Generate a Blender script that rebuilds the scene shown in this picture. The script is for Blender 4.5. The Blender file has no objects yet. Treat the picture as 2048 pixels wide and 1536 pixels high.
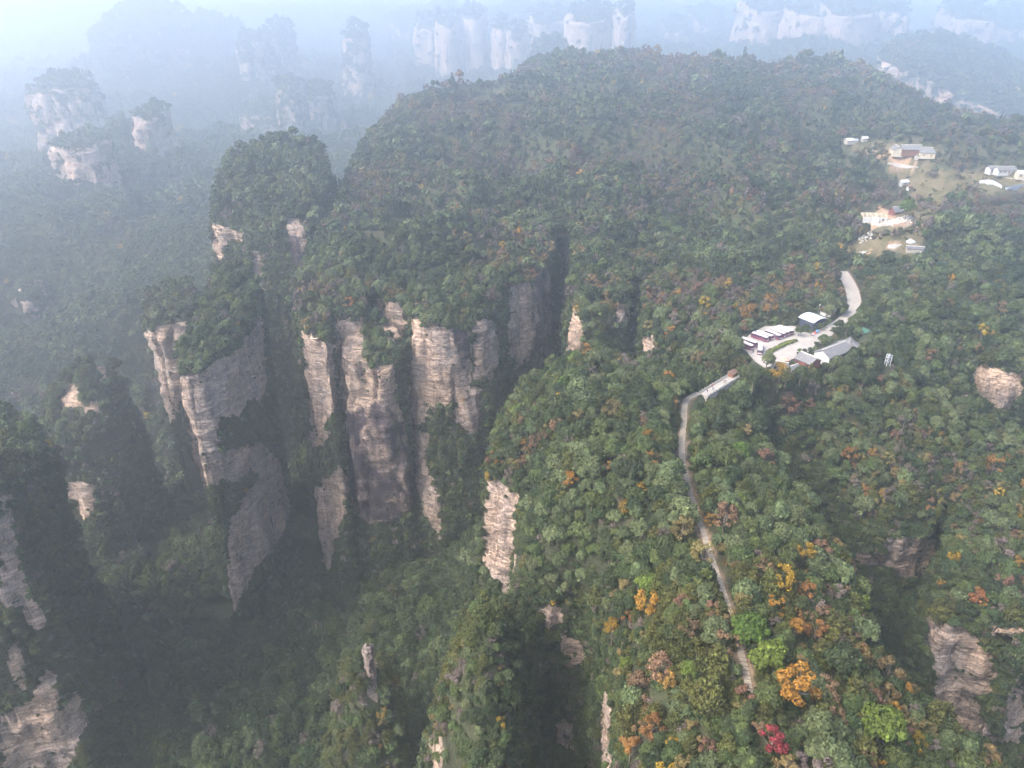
import bpy, math, random
import numpy as np
from mathutils import Vector, Matrix, Quaternion

SC = bpy.context.scene
R = math.radians
random.seed(7)
RNG = np.random.default_rng(11)

# ------------------------------------------------------------------ camera
CAMZ = 165.0
PITCH = R(27.0)
FOC = 1577.0            # focal length in pixels of the 2048 px wide photograph
cam_data = bpy.data.cameras.new('camera')
cam = bpy.data.objects.new('camera', cam_data)
SC.collection.objects.link(cam)
cam.location = (0, 0, CAMZ)
cam.rotation_euler = (math.pi / 2 - PITCH, 0, 0)
cam_data.sensor_width = 36.0
cam_data.lens = 36.0 * FOC / 2048.0
cam_data.clip_start = 1.0
cam_data.clip_end = 30000.0
SC.camera = cam

# ------------------------------------------------------------------ world, sun, exposure
SUN_EL, SUN_AZ = 48, -118
world = bpy.data.worlds.new('World')
SC.world = world
world.use_nodes = True
wn = world.node_tree
for n in list(wn.nodes):
    wn.nodes.remove(n)
sky = wn.nodes.new('ShaderNodeTexSky')
sky.sky_type = 'NISHITA'
sky.sun_disc = False
sky.sun_elevation = R(SUN_EL)
sky.sun_rotation = R(SUN_AZ)
sky.altitude = 300
sky.air_density = 1.0
sky.dust_density = 5.0
sky.ozone_density = 1.0
bg = wn.nodes.new('ShaderNodeBackground')
bg.inputs['Strength'].default_value = 0.15
wo = wn.nodes.new('ShaderNodeOutputWorld')
wn.links.new(sky.outputs[0], bg.inputs[0])
wn.links.new(bg.outputs[0], wo.inputs[0])

sun_d = bpy.data.lights.new('sun', 'SUN')
sun_d.energy = 1.7
sun_d.angle = R(22)
sun_d.color = (1.0, 0.95, 0.88)
sun = bpy.data.objects.new('sun', sun_d)
SC.collection.objects.link(sun)
_az, _el = R(SUN_AZ), R(SUN_EL)
_sd = Vector((math.sin(_az) * math.cos(_el), math.cos(_az) * math.cos(_el), math.sin(_el)))
sun.rotation_euler = _sd.to_track_quat('Z', 'Y').to_euler()
sun.location = (0, 0, 400)

SC.view_settings.view_transform = 'Standard'
SC.view_settings.look = 'None'
SC.view_settings.gamma = 1.0
SC.view_settings.use_curve_mapping = False
SC.view_settings.exposure = 2.05
SC.render.engine = 'CYCLES'
SC.cycles.max_bounces = 7
SC.cycles.diffuse_bounces = 3
SC.cycles.glossy_bounces = 2
SC.cycles.transmission_bounces = 2
SC.cycles.volume_bounces = 4
SC.cycles.transparent_max_bounces = 4
SC.cycles.use_adaptive_sampling = True
SC.cycles.adaptive_threshold = 0.02

# ------------------------------------------------------------------ projection helpers
CP, SP = math.cos(PITCH), math.sin(PITCH)


def ray(u, v):
    s = (768.0 - v) / FOC
    return ((u - 1024.0) / FOC, CP + SP * s, -SP + CP * s)


def WZ(u, v, z):
    d = ray(u, v)
    t = (z - CAMZ) / d[2]
    return (d[0] * t, d[1] * t, z)


def WY(u, v, Y):
    d = ray(u, v)
    t = Y / d[1]
    return (d[0] * t, Y, CAMZ + d[2] * t)


def proj(x, y, z):
    dz = z - CAMZ
    depth = y * CP - dz * SP
    depth = np.maximum(depth, 1e-3)
    u = 1024.0 + FOC * x / depth
    v = 768.0 - FOC * (y * SP + dz * CP) / depth
    return u, v, depth


# ------------------------------------------------------------------ noise
def _h(ix, iy, iz, seed):
    n = (ix.astype(np.uint32) * np.uint32(374761393) + iy.astype(np.uint32) * np.uint32(668265263)
         + iz.astype(np.uint32) * np.uint32(2147483647) + np.uint32(seed * 1013 + 77))
    n = (n ^ (n >> np.uint32(13))) * np.uint32(1274126177)
    n = n ^ (n >> np.uint32(16))
    return (n & np.uint32(0xFFFFFF)).astype(np.float32) / np.float32(0xFFFFFF) * 2 - 1


def vn(x, y, z, seed=0):
    x = np.asarray(x, np.float32); y = np.asarray(y, np.float32); z = np.asarray(z, np.float32) + np.zeros_like(x)
    fx, fy, fz = np.floor(x), np.floor(y), np.floor(z)
    ix, iy, iz = fx.astype(np.int32), fy.astype(np.int32), fz.astype(np.int32)
    tx, ty, tz = x - fx, y - fy, z - fz
    tx = tx * tx * (3 - 2 * tx); ty = ty * ty * (3 - 2 * ty); tz = tz * tz * (3 - 2 * tz)
    out = 0
    for dx in (0, 1):
        wx = tx if dx else 1 - tx
        for dy in (0, 1):
            wy = ty if dy else 1 - ty
            for dz in (0, 1):
                wz = tz if dz else 1 - tz
                out = out + wx * wy * wz * _h(ix + dx, iy + dy, iz + dz, seed)
    return out


def fbm(x, y, z, octv=3, seed=0):
    o = 0; a = 1.0; f = 1.0; s = 0
    for i in range(octv):
        o = o + a * vn(x * f, y * f, z * f, seed + i * 17)
        s += a; a *= 0.5; f *= 2.03
    return o / s


def steps(n, k, sharp=0.15):
    q = n * k
    b = np.floor(q)
    f = q - b
    f = np.clip((f - (1 - sharp)) / sharp, 0, 1)
    return (b + f) / k


def sstep(a, b, x):
    t = np.clip((x - a) / (b - a), 0, 1)
    return t * t * (3 - 2 * t)


def in_poly(px, py, poly):
    px = np.asarray(px); py = np.asarray(py)
    ins = np.zeros(px.shape, bool)
    n = len(poly)
    j = n - 1
    for i in range(n):
        xi, yi = poly[i][0], poly[i][1]
        xj, yj = poly[j][0], poly[j][1]
        if yi != yj:
            c = ((yi > py) != (yj > py)) & (px < (xj - xi) * (py - yi) / (yj - yi) + xi)
            ins ^= c
        j = i
    return ins


def seg_dist(px, py, pts, closed=True):
    """distance to a polyline, and index / parameter of the nearest segment"""
    px = np.asarray(px, np.float64); py = np.asarray(py, np.float64)
    best = np.full(px.shape, 1e18)
    bt = np.zeros(px.shape)
    n = len(pts)
    for i in range(n if closed else n - 1):
        ax, ay = pts[i][0], pts[i][1]
        bx, by = pts[(i + 1) % n][0], pts[(i + 1) % n][1]
        dx, dy = bx - ax, by - ay
        L = dx * dx + dy * dy + 1e-9
        t = np.clip(((px - ax) * dx + (py - ay) * dy) / L, 0, 1)
        d = (px - ax - t * dx) ** 2 + (py - ay - t * dy) ** 2
        m = d < best
        best = np.where(m, d, best)
        bt = np.where(m, i + t, bt)
    return np.sqrt(best), bt


class TPS:
    def __init__(self, pts, lam=0.5):
        P = np.array([(p[0], p[1]) for p in pts], float)
        Z = np.array([p[2] for p in pts], float)
        self.c = P.mean(0); self.s = max(P.std(), 1.0)
        P = (P - self.c) / self.s
        n = len(P)
        d = np.linalg.norm(P[:, None] - P[None], axis=2)
        K = self.k(d) + lam * 1e-2 * np.eye(n)
        A = np.zeros((n + 3, n + 3))
        A[:n, :n] = K
        A[:n, n] = 1; A[:n, n + 1:] = P
        A[n, :n] = 1; A[n + 1:, :n] = P.T
        b = np.concatenate([Z, [0, 0, 0]])
        self.w = np.linalg.solve(A, b); self.P = P

    @staticmethod
    def k(d):
        return np.where(d > 1e-9, d * d * np.log(np.maximum(d, 1e-9)), 0)

    def __call__(self, x, y):
        x = np.asarray(x, float); y = np.asarray(y, float)
        sh = x.shape
        q = np.stack([(x.ravel() - self.c[0]) / self.s, (y.ravel() - self.c[1]) / self.s], 1)
        n = len(self.P)
        o = self.w[n] + q @ self.w[n + 1:]
        for i in range(n):
            d = np.sqrt(((q - self.P[i]) ** 2).sum(1))
            o += self.w[i] * self.k(d)
        return o.reshape(sh)


class IDW:
    """smooth blend of nearby control heights (never overshoots)"""
    def __init__(self, pts, p=3.0):
        self.P = np.array([(q[0], q[1]) for q in pts], float)
        self.Z = np.array([q[2] for q in pts], float)
        self.p = p

    def __call__(self, x, y):
        x = np.asarray(x, float); y = np.asarray(y, float)
        num = 0; den = 0
        for (px, py), z in zip(self.P, self.Z):
            w = 1.0 / ((x - px) ** 2 + (y - py) ** 2 + 100.0) ** (self.p / 2)
            num = num + w * z; den = den + w
        return num / den


# ------------------------------------------------------------------ roads and paths (pixel, z) -> world
ROADS = {
    'road': dict(w=7.5, pts=[(1683, 542, 2), (1700, 570, 1), (1708, 600, 0.5), (1702, 628, 0), (1672, 652, 0), (1640, 668, 0), (1610, 678, 0)]),
    'path': dict(w=2.6, pts=[(1398, 786, 0), (1372, 803, 0), (1367, 850, 0), (1364, 905, -0.5), (1372, 948, -1), (1388, 1010, -1.5),
                             (1407, 1065, -2), (1428, 1130, -3), (1447, 1185, -4), (1462, 1230, -5), (1478, 1290, -6.5), (1492, 1345, -8), (1502, 1400, -9.5)]),
}
for r in ROADS.values():
    P = [WZ(*p) for p in r['pts']]
    # resample with Catmull-Rom
    out = []
    for i in range(len(P) - 1):
        p0, p1, p2, p3 = P[max(i - 1, 0)], P[i], P[i + 1], P[min(i + 2, len(P) - 1)]
        for k in range(6):
            t = k / 6
            out.append(tuple(0.5 * ((2 * p1[a]) + (-p0[a] + p2[a]) * t + (2 * p0[a] - 5 * p1[a] + 4 * p2[a] - p3[a]) * t * t
                                    + (-p0[a] + 3 * p1[a] - 3 * p2[a] + p3[a]) * t ** 3) for a in range(3)))
    out.append(P[-1])
    r['world'] = out
LOT_PX = [(1478, 690), (1500, 668), (1530, 652), (1590, 652), (1600, 664), (1640, 664), (1660, 655), (1668, 668), (1640, 690), (1600, 712), (1560, 728),
          (1530, 735), (1510, 722), (1497, 706)]
LOT = [WZ(u, v, 0)[:2] for u, v in LOT_PX]

# ------------------------------------------------------------------ the rock masses
MESAS = []


def mesa(name, label, outline, inner=(), ds=1.6, rnd=4.0, taper=0.03, amp=1.0, veg=0.5, noise=1.5, foot=None, lam=0.5):
    """outline / inner: (u, v, z) pixels with a height, or ('w', x, y, z)"""
    def cv(p):
        return tuple(p[1:]) if p[0] == 'w' else WZ(*p)
    O = [cv(p) for p in outline]
    A = sum(O[i][0] * O[(i + 1) % len(O)][1] - O[(i + 1) % len(O)][0] * O[i][1] for i in range(len(O)))
    if A < 0:
        O = O[::-1]
    I = [cv(p) for p in inner]
    m = dict(name=name, label=label, out=O, inner=I, ds=ds, rnd=rnd, taper=taper, amp=amp, veg=veg, noise=noise, foot=foot, id=len(MESAS))
    # dense perimeter, corners rounded
    P = np.array(O)
    for _ in range(2):
        Q = np.empty((len(P) * 2, 3))
        N = np.roll(P, -1, 0)
        Q[0::2] = P * 0.8 + N * 0.2
        Q[1::2] = P * 0.2 + N * 0.8
        P = Q
    seg = np.linalg.norm(np.roll(P, -1, 0)[:, :2] - P[:, :2], axis=1)
    cum = np.concatenate([[0], np.cumsum(seg)])
    n = max(12, int(cum[-1] / ds))
    tt = np.linspace(0, cum[-1], n, endpoint=False)
    PP = np.vstack([P, P[:1]])
    D = np.stack([np.interp(tt, cum, PP[:, k]) for k in range(3)], 1)
    m['per'] = D
    m['poly'] = [tuple(p) for p in P]
    m['tps'] = TPS(O + I, lam)
    m['bb'] = (P[:, 0].min(), P[:, 0].max(), P[:, 1].min(), P[:, 1].max())
    m['zr'] = (min(q[2] for q in O + I), max(q[2] for q in O + I))
    MESAS.append(m)
    return m


def top_h(m, x, y, d):
    z = np.clip(m['tps'](x, y), m['zr'][0] - 6, m['zr'][1] + 3)
    z = z - m['rnd'] * np.exp(-np.maximum(d, 0) / 5.0)
    z = z + m['noise'] * fbm(x / 28.0, y / 28.0, 0.0, 3, 5) * sstep(0, 22, d)
    if m['id'] == 0:
        lotd = np.hypot(x - 150.0, y - 365.0)
        z = z + (30 * (0.45 - np.abs(fbm(x / 95.0, y / 95.0, 2.0, 3, 15)) * 2) + 2) * sstep(5, 45, d) * sstep(110, 190, lotd) * sstep(420, 500, y)
    return z


def pil(name, label, uL, uR, vE, vT, Y, dep, **kw):
    """far pillar: pixel extent at its eave, crest row, distance and depth"""
    xl, _, ze = WY(uL, vE, Y)
    xr, _, _ = WY(uR, vE, Y)
    _, _, zt = WY((uL + uR) / 2, vT, Y + dep * 0.35)
    cx, rx, ry = (xl + xr) / 2, (xr - xl) / 2, dep / 2
    o = []
    n = 12
    for i in range(n):
        a = 2 * math.pi * i / n
        k = 1 + 0.16 * math.sin(3.1 * a + uL) + 0.1 * math.sin(5 * a + vT)
        x = cx + rx * k * math.copysign(abs(math.cos(a)) ** 0.8, math.cos(a))
        y = Y + dep * 0.4 + ry * k * math.copysign(abs(math.sin(a)) ** 0.8, math.sin(a))
        o.append(('w', x, y, ze + (zt - ze) * (0.35 if math.sin(a) > 0.2 else 0.0)))
    inn = [('w', cx + rx * 0.1, Y + dep * 0.4, zt), ('w', cx - rx * 0.45, Y + dep * 0.45, ze + (zt - ze) * 0.75),
           ('w', cx + rx * 0.55, Y + dep * 0.4, ze + (zt - ze) * 0.7)]
    kw.setdefault('ds', 3.5)
    kw.setdefault('veg', 0.5)
    kw.setdefault('amp', 1.6)
    return mesa(name, label, o, inn, **kw)


mesa('plateau', 'broad forested plateau with fluted sandstone cliffs along its left edge', [
    (800, 200, 47), (762, 245, 42), (712, 300, 35), (688, 350, 28), (655, 430, 18), (622, 490, 12), (594, 560, 5), (592, 610, 0), (602, 655, -5),
    (655, 682, -7), (662, 640, -2), (668, 612, 2), (672, 634, -2), (733, 634, -2), (740, 604, 2), (748, 566, 5), (758, 590, 2), (806, 606, 1), (814, 625, -1),
    (824, 648, -4), (862, 660, -5), (903, 658, -5), (940, 648, -3), (962, 628, 0), (1000, 600, 3), (1020, 578, 4), (1062, 560, 5), (1100, 530, 8),
    (1107, 475, 12), (1122, 440, 14), (1142, 452, 13), (1145, 500, 8), (1142, 560, 3), (1140, 612, -2), (1160, 652, -8), (1215, 662, -8), (1258, 628, -3),
    (1268, 560, 3), (1282, 566, 3), (1285, 640, -5), (1302, 676, -8), (1345, 690, -8), (1372, 718, -12), (1402, 738, -12), (1440, 748, -6), (1476, 756, 0),
    (1512, 792, -9), (1568, 852, -22), (1618, 915, -36), (1668, 985, -47), (1712, 1040, -51), (1765, 1062, -54), (1868, 1068, -55), (1888, 1015, -48),
    (1900, 1020, -46), (1893, 1100, -50), (1858, 1225, -60), (1900, 1250, -58), (1965, 1252, -58), (2060, 1250, -55), ('w', 185, 215, -50), ('w', 225, 240, -45),
    ('w', 245, 285, -38), (2048, 862, -28), (2000, 840, -22), (1945, 792, -14), (1917, 742, -8), (1905, 690, -3), (1912, 655, 0), (1934, 690, -5), (1950, 718, -8),
    (2048, 742, -8), ('w', 330, 360, -5), ('w', 450, 500, 10), ('w', 520, 700, 30),
    (2110, 270, 38), (2048, 257, 41), (1960, 234, 44), (1900, 220, 46), (1820, 190, 52), (1750, 157, 58), (1680, 133, 64), (1610, 127, 70), (1530, 134, 66), (1450, 140, 66),
    (1390, 136, 70), (1330, 124, 73), (1260, 117, 77), (1150, 118, 75), (1055, 124, 71), (1005, 168, 58), (940, 186, 54), (870, 190, 50)],
    inner=[(1500, 660, 0), (1540, 700, 0), (1600, 690, 0), (1660, 650, 0), (1710, 600, 0), (1690, 540, 2), (1750, 430, 10), (1800, 310, 31), (2000, 345, 28),
           (1100, 300, 33), (1300, 250, 47), (1300, 200, 58), (1300, 150, 67), (1500, 300, 33), (1300, 400, 17), (1300, 500, 7), (900, 400, 18), (900, 500, 9),
           (900, 300, 33), (1700, 250, 42), (1700, 180, 55), (1100, 200, 57), (1750, 500, 6), (1900, 450, 10), (1600, 450, 12), (1450, 600, 3), (1500, 200, 55),
           (1650, 720, 0), (1700, 760, -3), (1850, 900, -22), (1800, 1000, -38), (1980, 1000, -38), (1850, 700, 2), (2000, 600, 4)],
    ds=1.6, amp=0.85, rnd=4, taper=0.02, veg=0.45, noise=7)
mesa('terrace', 'lower sandstone buttress with a ledge of trees between the tall columns', [
    (672, 700, -16), (690, 722, -21), (745, 728, -22), (800, 722, -21), (812, 690, -16), (800, 640, -8), (700, 640, -8)], ds=1.4, rnd=2, taper=0.0, noise=1)
mesa('ridge', 'near forested ridge carrying the stone trail', [
    (1392, 790, -2), (1362, 760, -3), (1300, 733, 0), (1200, 708, 2), (1130, 727, 0), (1060, 752, -5), (1008, 800, -12), (980, 868, -18), (968, 945, -22),
    (1000, 985, -26), (1042, 1010, -28), (1048, 1090, -33), (1035, 1165, -42), (1100, 1195, -42), (1165, 1175, -35), (1205, 1260, -35), (1250, 1400, -35),
    (1240, 1510, -36), (1180, 1720, -42), ('w', 60, 88, -42), ('w', 120, 90, -45), ('w', 168, 118, -45), (1985, 1530, -42), (1850, 1405, -32), (1752, 1290, -27),
    (1705, 1150, -22), (1640, 1040, -18), (1562, 925, -13), (1500, 848, -9), (1440, 806, -6), (1415, 792, -3)],
    inner=[(1385, 820, 0), (1367, 850, 0), (1364, 905, 0), (1388, 1010, -1), (1428, 1130, -3), (1462, 1230, -5), (1492, 1345, -8), (1500, 1500, -12),
           (1200, 800, 3), (1150, 900, 0), (1200, 1050, -8), (1280, 1300, -14), (1600, 1100, -9), (1650, 1300, -15), (1080, 850, -4), (1100, 1050, -16), (1300, 800, 2)],
    ds=1.3, rnd=4, taper=0.05, veg=0.75, noise=2.0)
mesa('rock_fin', 'steep tree covered rock fin at the bottom beside the near ridge', [
    (985, 1178, -33), (1012, 1200, -35), (1032, 1290, -42), (1040, 1420, -55), (1045, 1560, -68), (1010, 1750, -85), (900, 1720, -110), (850, 1560, -100), (866, 1430, -84),
    (898, 1310, -62), (945, 1215, -42)], inner=[(968, 1240, -27), (965, 1330, -36), (960, 1400, -46), (950, 1530, -58)], ds=1.2, rnd=3, taper=0.12, veg=0.95, noise=1)
mesa('rock_pillar', 'small wooded pillar low in the valley with a pale rock tip', [
    (700, 1322, -112), (740, 1305, -108), (778, 1325, -112), (806, 1390, -128), (820, 1470, -142), (815, 1570, -155), (730, 1600, -158), (650, 1560, -155), (655, 1470, -145), (675, 1390, -128)],
    inner=[(716, 1345, -99), (770, 1380, -112), (742, 1420, -118)], ds=1.2, rnd=2, taper=0.12, veg=0.9, noise=1)
mesa('rock_pillar', 'bare pinkish cliff at the lower left edge', [
    ('w', -196, 246, -8), ('w', -193, 262, -8), ('w', -197, 285, -10), ('w', -215, 310, -12), ('w', -290, 330, 0), ('w', -300, 250, 10), ('w', -260, 235, 5), ('w', -215, 238, -3)],
    inner=[('w', -235, 270, 2)], ds=1.2, rnd=3, taper=0.05, veg=0.5)
mesa('rock_pillar', 'broad wooded pillar with broken rock faces left of the deep valley', [
    (66, 868, -82), (100, 905, -90), (160, 930, -96), (230, 925, -100), (275, 895, -100), (262, 830, -82), (245, 775, -66), (228, 722, -50), (190, 708, -44), (150, 730, -50), (105, 785, -64)],
    inner=[(190, 760, -46), (150, 800, -60), (215, 800, -58)], ds=1.6, rnd=3, taper=0.12, veg=0.75)
mesa('rock_pillar', 'dark wooded pillar at the left edge behind the bare cliff', [
    (-40, 960, -65), (30, 972, -68), (62, 990, -75), (60, 940, -62), (25, 925, -56), (-40, 925, -50)], inner=[(15, 940, -54)], ds=1.6, rnd=2, taper=0.1, veg=0.8)
mesa('rock_pillar', 'grey pillar with a rounded tree cap left of the tall fin', [
    (282, 645, -29), (300, 662, -32), (345, 660, -32), (384, 645, -27), (392, 600, -18), (388, 566, -12), (345, 556, -11), (300, 575, -16), (284, 610, -22)],
    inner=[(340, 590, -12)], ds=1.6, rnd=3, taper=-0.03, veg=0.35)
mesa('rock_pillar', 'tall pale sandstone fin with a sloping tree cap', [
    (357, 757, -11), (405, 747, -10), (440, 720, -8), (482, 680, -4), (521, 622, 0), (524, 578, 6), (503, 535, 12), (462, 522, 15), (425, 552, 10), (398, 612, 4), (364, 692, -6)],
    inner=[(440, 640, 4), (470, 565, 14), (400, 700, -3)], amp=0.6, ds=1.2, rnd=3, taper=-0.015, veg=0.3)
mesa('rock_pillar', 'large dark wooded pillar standing behind the pale fin', [
    (418, 455, 14), (492, 466, 13), (560, 484, 10), (602, 474, 12), (632, 440, 20), (655, 375, 34), (664, 330, 42), (650, 292, 52), (618, 262, 62), (560, 268, 61), (500, 285, 56), (440, 325, 48), (416, 380, 36)],
    ds=1.8, rnd=4, taper=0.0, veg=0.6, noise=2)
# far pillars and mountains, fading in the haze
pil('rock_pillar', 'hazy far pillar with a rounded tree cap, leftmost on the skyline', 46, 168, 186, 134, 1450, 100, veg=0.4)
pil('rock_pillar', 'hazy rock shoulder below the leftmost far pillar', 86, 198, 302, 262, 1020, 70, veg=0.3)
pil('rock_pillar', 'narrow hazy wooded pillar beside a bare faced one', 204, 246, 262, 215, 1190, 50, veg=0.8)
pil('rock_pillar', 'hazy bare faced pillar with a ragged top, left of the haze gap', 250, 324, 243, 200, 1170, 65, veg=0.1)
pil('rock_pillar', 'small hazy knob with a pale face on the left hillside', 112, 170, 512, 466, 850, 45, ds=2.6, veg=0.45)
pil('rock_pillar', 'hazy rock bump at the left edge above the broad wooded pillar', 8, 62, 602, 548, 740, 50, ds=2.4, veg=0.5)
pil('rock_pillar', 'hazy wooded spur with pale patches in the middle of the left hillside', 330, 396, 482, 436, 900, 60, ds=2.6, veg=0.6)
pil('rock_pillar', 'hazy wooded shoulder cut by the left edge of the picture', -70, 66, 410, 350, 960, 110, ds=3, veg=0.75)
pil('rock_pillar', 'hazy low buttress left of the dark wooded pillar', 175, 235, 470, 432, 1000, 60, ds=2.8, veg=0.7)
pil('mountain', 'very faint mountain rising out of the frame at upper left', 165, 330, 70, -25, 2500, 400, ds=9, veg=0.85)
pil('mountain', 'faint forested back of the mountain at upper left', 300, 450, 90, 10, 2600, 350, ds=9, veg=0.85)
pil('mountain', 'faint shoulder of the mountain at upper left', 112, 300, 150, 100, 2200, 260, ds=9, veg=0.85)
pil('rock_pillar', 'faint tall pillar between the upper left mountain and the twin peaks', 466, 520, 95, 42, 2200, 120, ds=6, veg=0.45)
pil('rock_pillar', 'faint broad pillar just right of a thinner tall one', 515, 570, 75, 20, 2350, 150, ds=6, veg=0.6)
pil('rock_pillar', 'left one of two faint twin peaks behind the dark wooded pillar', 545, 602, 192, 143, 1700, 90, veg=0.5)
pil('rock_pillar', 'right one of two faint twin peaks behind the dark wooded pillar', 604, 656, 196, 146, 1720, 90, veg=0.5)
pil('rock_pillar', 'faint wide rock base below the twin peaks', 474, 560, 235, 190, 1750, 140, ds=5, veg=0.5)
pil('rock_pillar', 'faint rock step right of the twin peaks', 650, 740, 262, 222, 1750, 140, ds=5, veg=0.4)
pil('rock_pillar', 'faint slender tower right of the twin peaks', 682, 734, 85, 28, 2250, 110, ds=6, veg=0.45)
pil('mountain', 'faint pale column at the left end of the skyline cliffs', 826, 872, 62, 14, 2700, 150, ds=8, veg=0.1)
pil('mountain', 'faint pale cliff with two vertical faces above the plateau edge', 866, 922, 56, 8, 2620, 150, ds=8, veg=0.1)
pil('mountain', 'faint pale cliff face next to the two faced one', 916, 976, 40, 2, 2650, 160, ds=8, veg=0.08)
pil('mountain', 'faint pale rock column between two wide cliffs on the skyline', 984, 1018, 66, 22, 2600, 110, ds=7, veg=0.15)
pil('mountain', 'faint thicker rock column beside a thinner one on the skyline', 1012, 1058, 84, 26, 2500, 130, ds=7, veg=0.1)
pil('rock_pillar', 'faint low wooded knob in front of the skyline cliffs', 1064, 1134, 98, 72, 2000, 90, ds=6, veg=0.9)
pil('mountain', 'faint cliff left of the widest skyline cliff', 1056, 1144, 48, 5, 2750, 180, ds=8, veg=0.25)
pil('mountain', 'widest faint pale cliff on the skyline above the plateau', 1132, 1240, 46, 2, 2400, 190, ds=7, veg=0.02)
pil('mountain', 'faint pale buttress at the right end of the skyline cliffs', 1232, 1274, 34, -2, 2350, 140, ds=7, veg=0.02)
pil('mountain', 'faint forested ridge far behind the skyline cliffs at left', 760, 1000, 50, 0, 3500, 250, ds=14, veg=0.7)
pil('mountain', 'faint forested ridge far behind the skyline cliffs at right', 990, 1250, 30, -18, 3400, 250, ds=14, veg=0.7)
pil('mountain', 'barely visible cliff in the haze right of the widest skyline cliff', 1330, 1392, 70, 20, 3300, 180, ds=9, veg=0.3)
pil('mountain', 'barely visible second cliff in the haze right of the skyline cliffs', 1388, 1460, 50, -6, 3400, 220, ds=9, veg=0.4)
pil('mountain', 'faint pale cliff at the top edge right of centre', 1496, 1592, 24, -30, 2700, 220, ds=8, veg=0.1)
pil('mountain', 'faint pale block between two cliffs at the top edge', 1588, 1660, 34, -12, 2550, 180, ds=8, veg=0.1)
pil('mountain', 'faint pale cliff wall at the top edge above the village', 1660, 1772, 34, -30, 2450, 220, ds=8, veg=0.1)
pil('mountain', 'faint right end of the cliff wall above the village', 1765, 1838, 28, -22, 2560, 200, ds=8, veg=0.35)
pil('mountain', 'faint forested slope under the cliff wall at the top edge', 1560, 1720, 112, 88, 2300, 200, ds=9, veg=0.5)
pil('mountain', 'barely visible rock stump between two cliffs at upper right', 1870, 1902, 64, 38, 2800, 90, ds=7, veg=0.5)
pil('mountain', 'faint pale cliff in the upper right corner', 1914, 2000, 44, -18, 2600, 220, ds=8, veg=0.1)
pil('mountain', 'faint pale cliff cut by the right edge at the top', 1990, 2110, 66, -6, 2700, 220, ds=8, veg=0.3)
mesa('mountain', 'hazy forested mesa with pale cliffs at the upper right', [
    ('w', *WY(1752, 118, 1740)), ('w', *WY(1800, 140, 1682)), ('w', *WY(1850, 158, 1653)), ('w', *WY(1900, 188, 1609)), ('w', *WY(1980, 222, 1551)), ('w', *WY(2120, 262, 1493)),
    ('w', 1300, 1650, -20), ('w', *WY(2200, 170, 1812)), ('w', *WY(2048, 140, 1870)), ('w', *WY(1990, 104, 1928)), ('w', *WY(1900, 76, 2001)), ('w', *WY(1810, 76, 2001)), ('w', *WY(1764, 98, 1885))],
    inner=[('w', *WY(1850, 85, 1870)), ('w', *WY(1950, 125, 1754))], ds=3.5, rnd=5, taper=0.03, amp=1.6, veg=0.4, noise=4)

# ------------------------------------------------------------------ valley floor
VAL = [WY(100, 900, 540), WY(200, 600, 700), WY(50, 620, 690), WY(350, 600, 720), WY(200, 400, 900), WY(350, 450, 900), WY(420, 300, 1500), WY(100, 370, 1150),
       WY(10, 380, 1100), WY(300, 340, 1250), WY(250, 210, 2000), WY(450, 160, 2300), WY(600, 350, 1250), WY(760, 200, 2300), WY(110, 348, 1440), WY(285, 302, 1150), WY(225, 310, 1170), WY(140, 408, 995), WY(60, 410, 990), WY(190, 400, 1000), WY(30, 330, 1500), WY(580, 300, 1700), WY(690, 290, 1750), WY(500, 290, 1750),
       WY(900, 190, 2300), WY(1200, 150, 2100), WY(1350, 110, 3000), WY(1700, 120, 2400), WY(2000, 120, 2600), WY(-200, 400, 900), WY(-200, 800, 560), WY(380, 800, 600), WY(250, 800, 590),
       ('w', -172, 345, -186), ('w', -180, 365, -180), WZ(180, 1045, -172), ('w', -100, 388, -184), ('w', -42, 418, -182), WZ(300, 1500, -176), WZ(100, 1200, -172), WZ(700, 1520, -182),
       WZ(600, 1300, -178), WZ(330, 935, -170), WZ(760, 1050, -165), WZ(950, 1060, -150), WZ(0, 1700, -185), WZ(570, 1000, -156), WZ(450, 1040, -165),
       ('w', -128, 520, -120), ('w', -128, 600, -60), ('w', -125, 450, -145), ('w', -60, 330, -158), ('w', 10, 390, -120), ('w', 38, 420, -105), ('w', 42, 470, -85), ('w', 43, 530, -60),
       ('w', 60, 385, -85), ('w', 75, 372, -65), ('w', 84, 352, -30), ('w', 91, 338, -11), ('w', 96, 330, -8), ('w', 100, 320, -8), ('w', 107, 312, -30), ('w', 118, 300, -80), ('w', 135, 272, -125), ('w', 127, 286, -110), ('w', 142, 262, -130),
       ('w', 150, 240, -128), ('w', 165, 225, -135), ('w', 150, 270, -120), ('w', 190, 195, -140), ('w', 250, 150, -150), ('w', 60, 60, -150), ('w', -100, 150, -185), ('w', 0, 180, -180),
       ('w', 32, 205, -112), ('w', 40, 172, -118), ('w', 22, 228, -125), ('w', 158, 282, -95), ('w', 165, 287, -85), ('w', 237, 355, -60), ('w', 235, 380, -35), ('w', 260, 345, -90), ('w', 300, 330, -110), ('w', 400, 300, -140),
       ('w', 700, 900, -60), ('w', 600, 1050, -70), ('w', 300, 1400, -60), ('w', 0, 1400, -60), ('w', -150, 900, -80), ('w', -200, 800, -100), ('w', 900, 700, -80)]
VAL = [tuple(p[1:]) if p[0] == 'w' else p for p in VAL]
valley_idw = IDW(VAL, 3.6)


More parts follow.
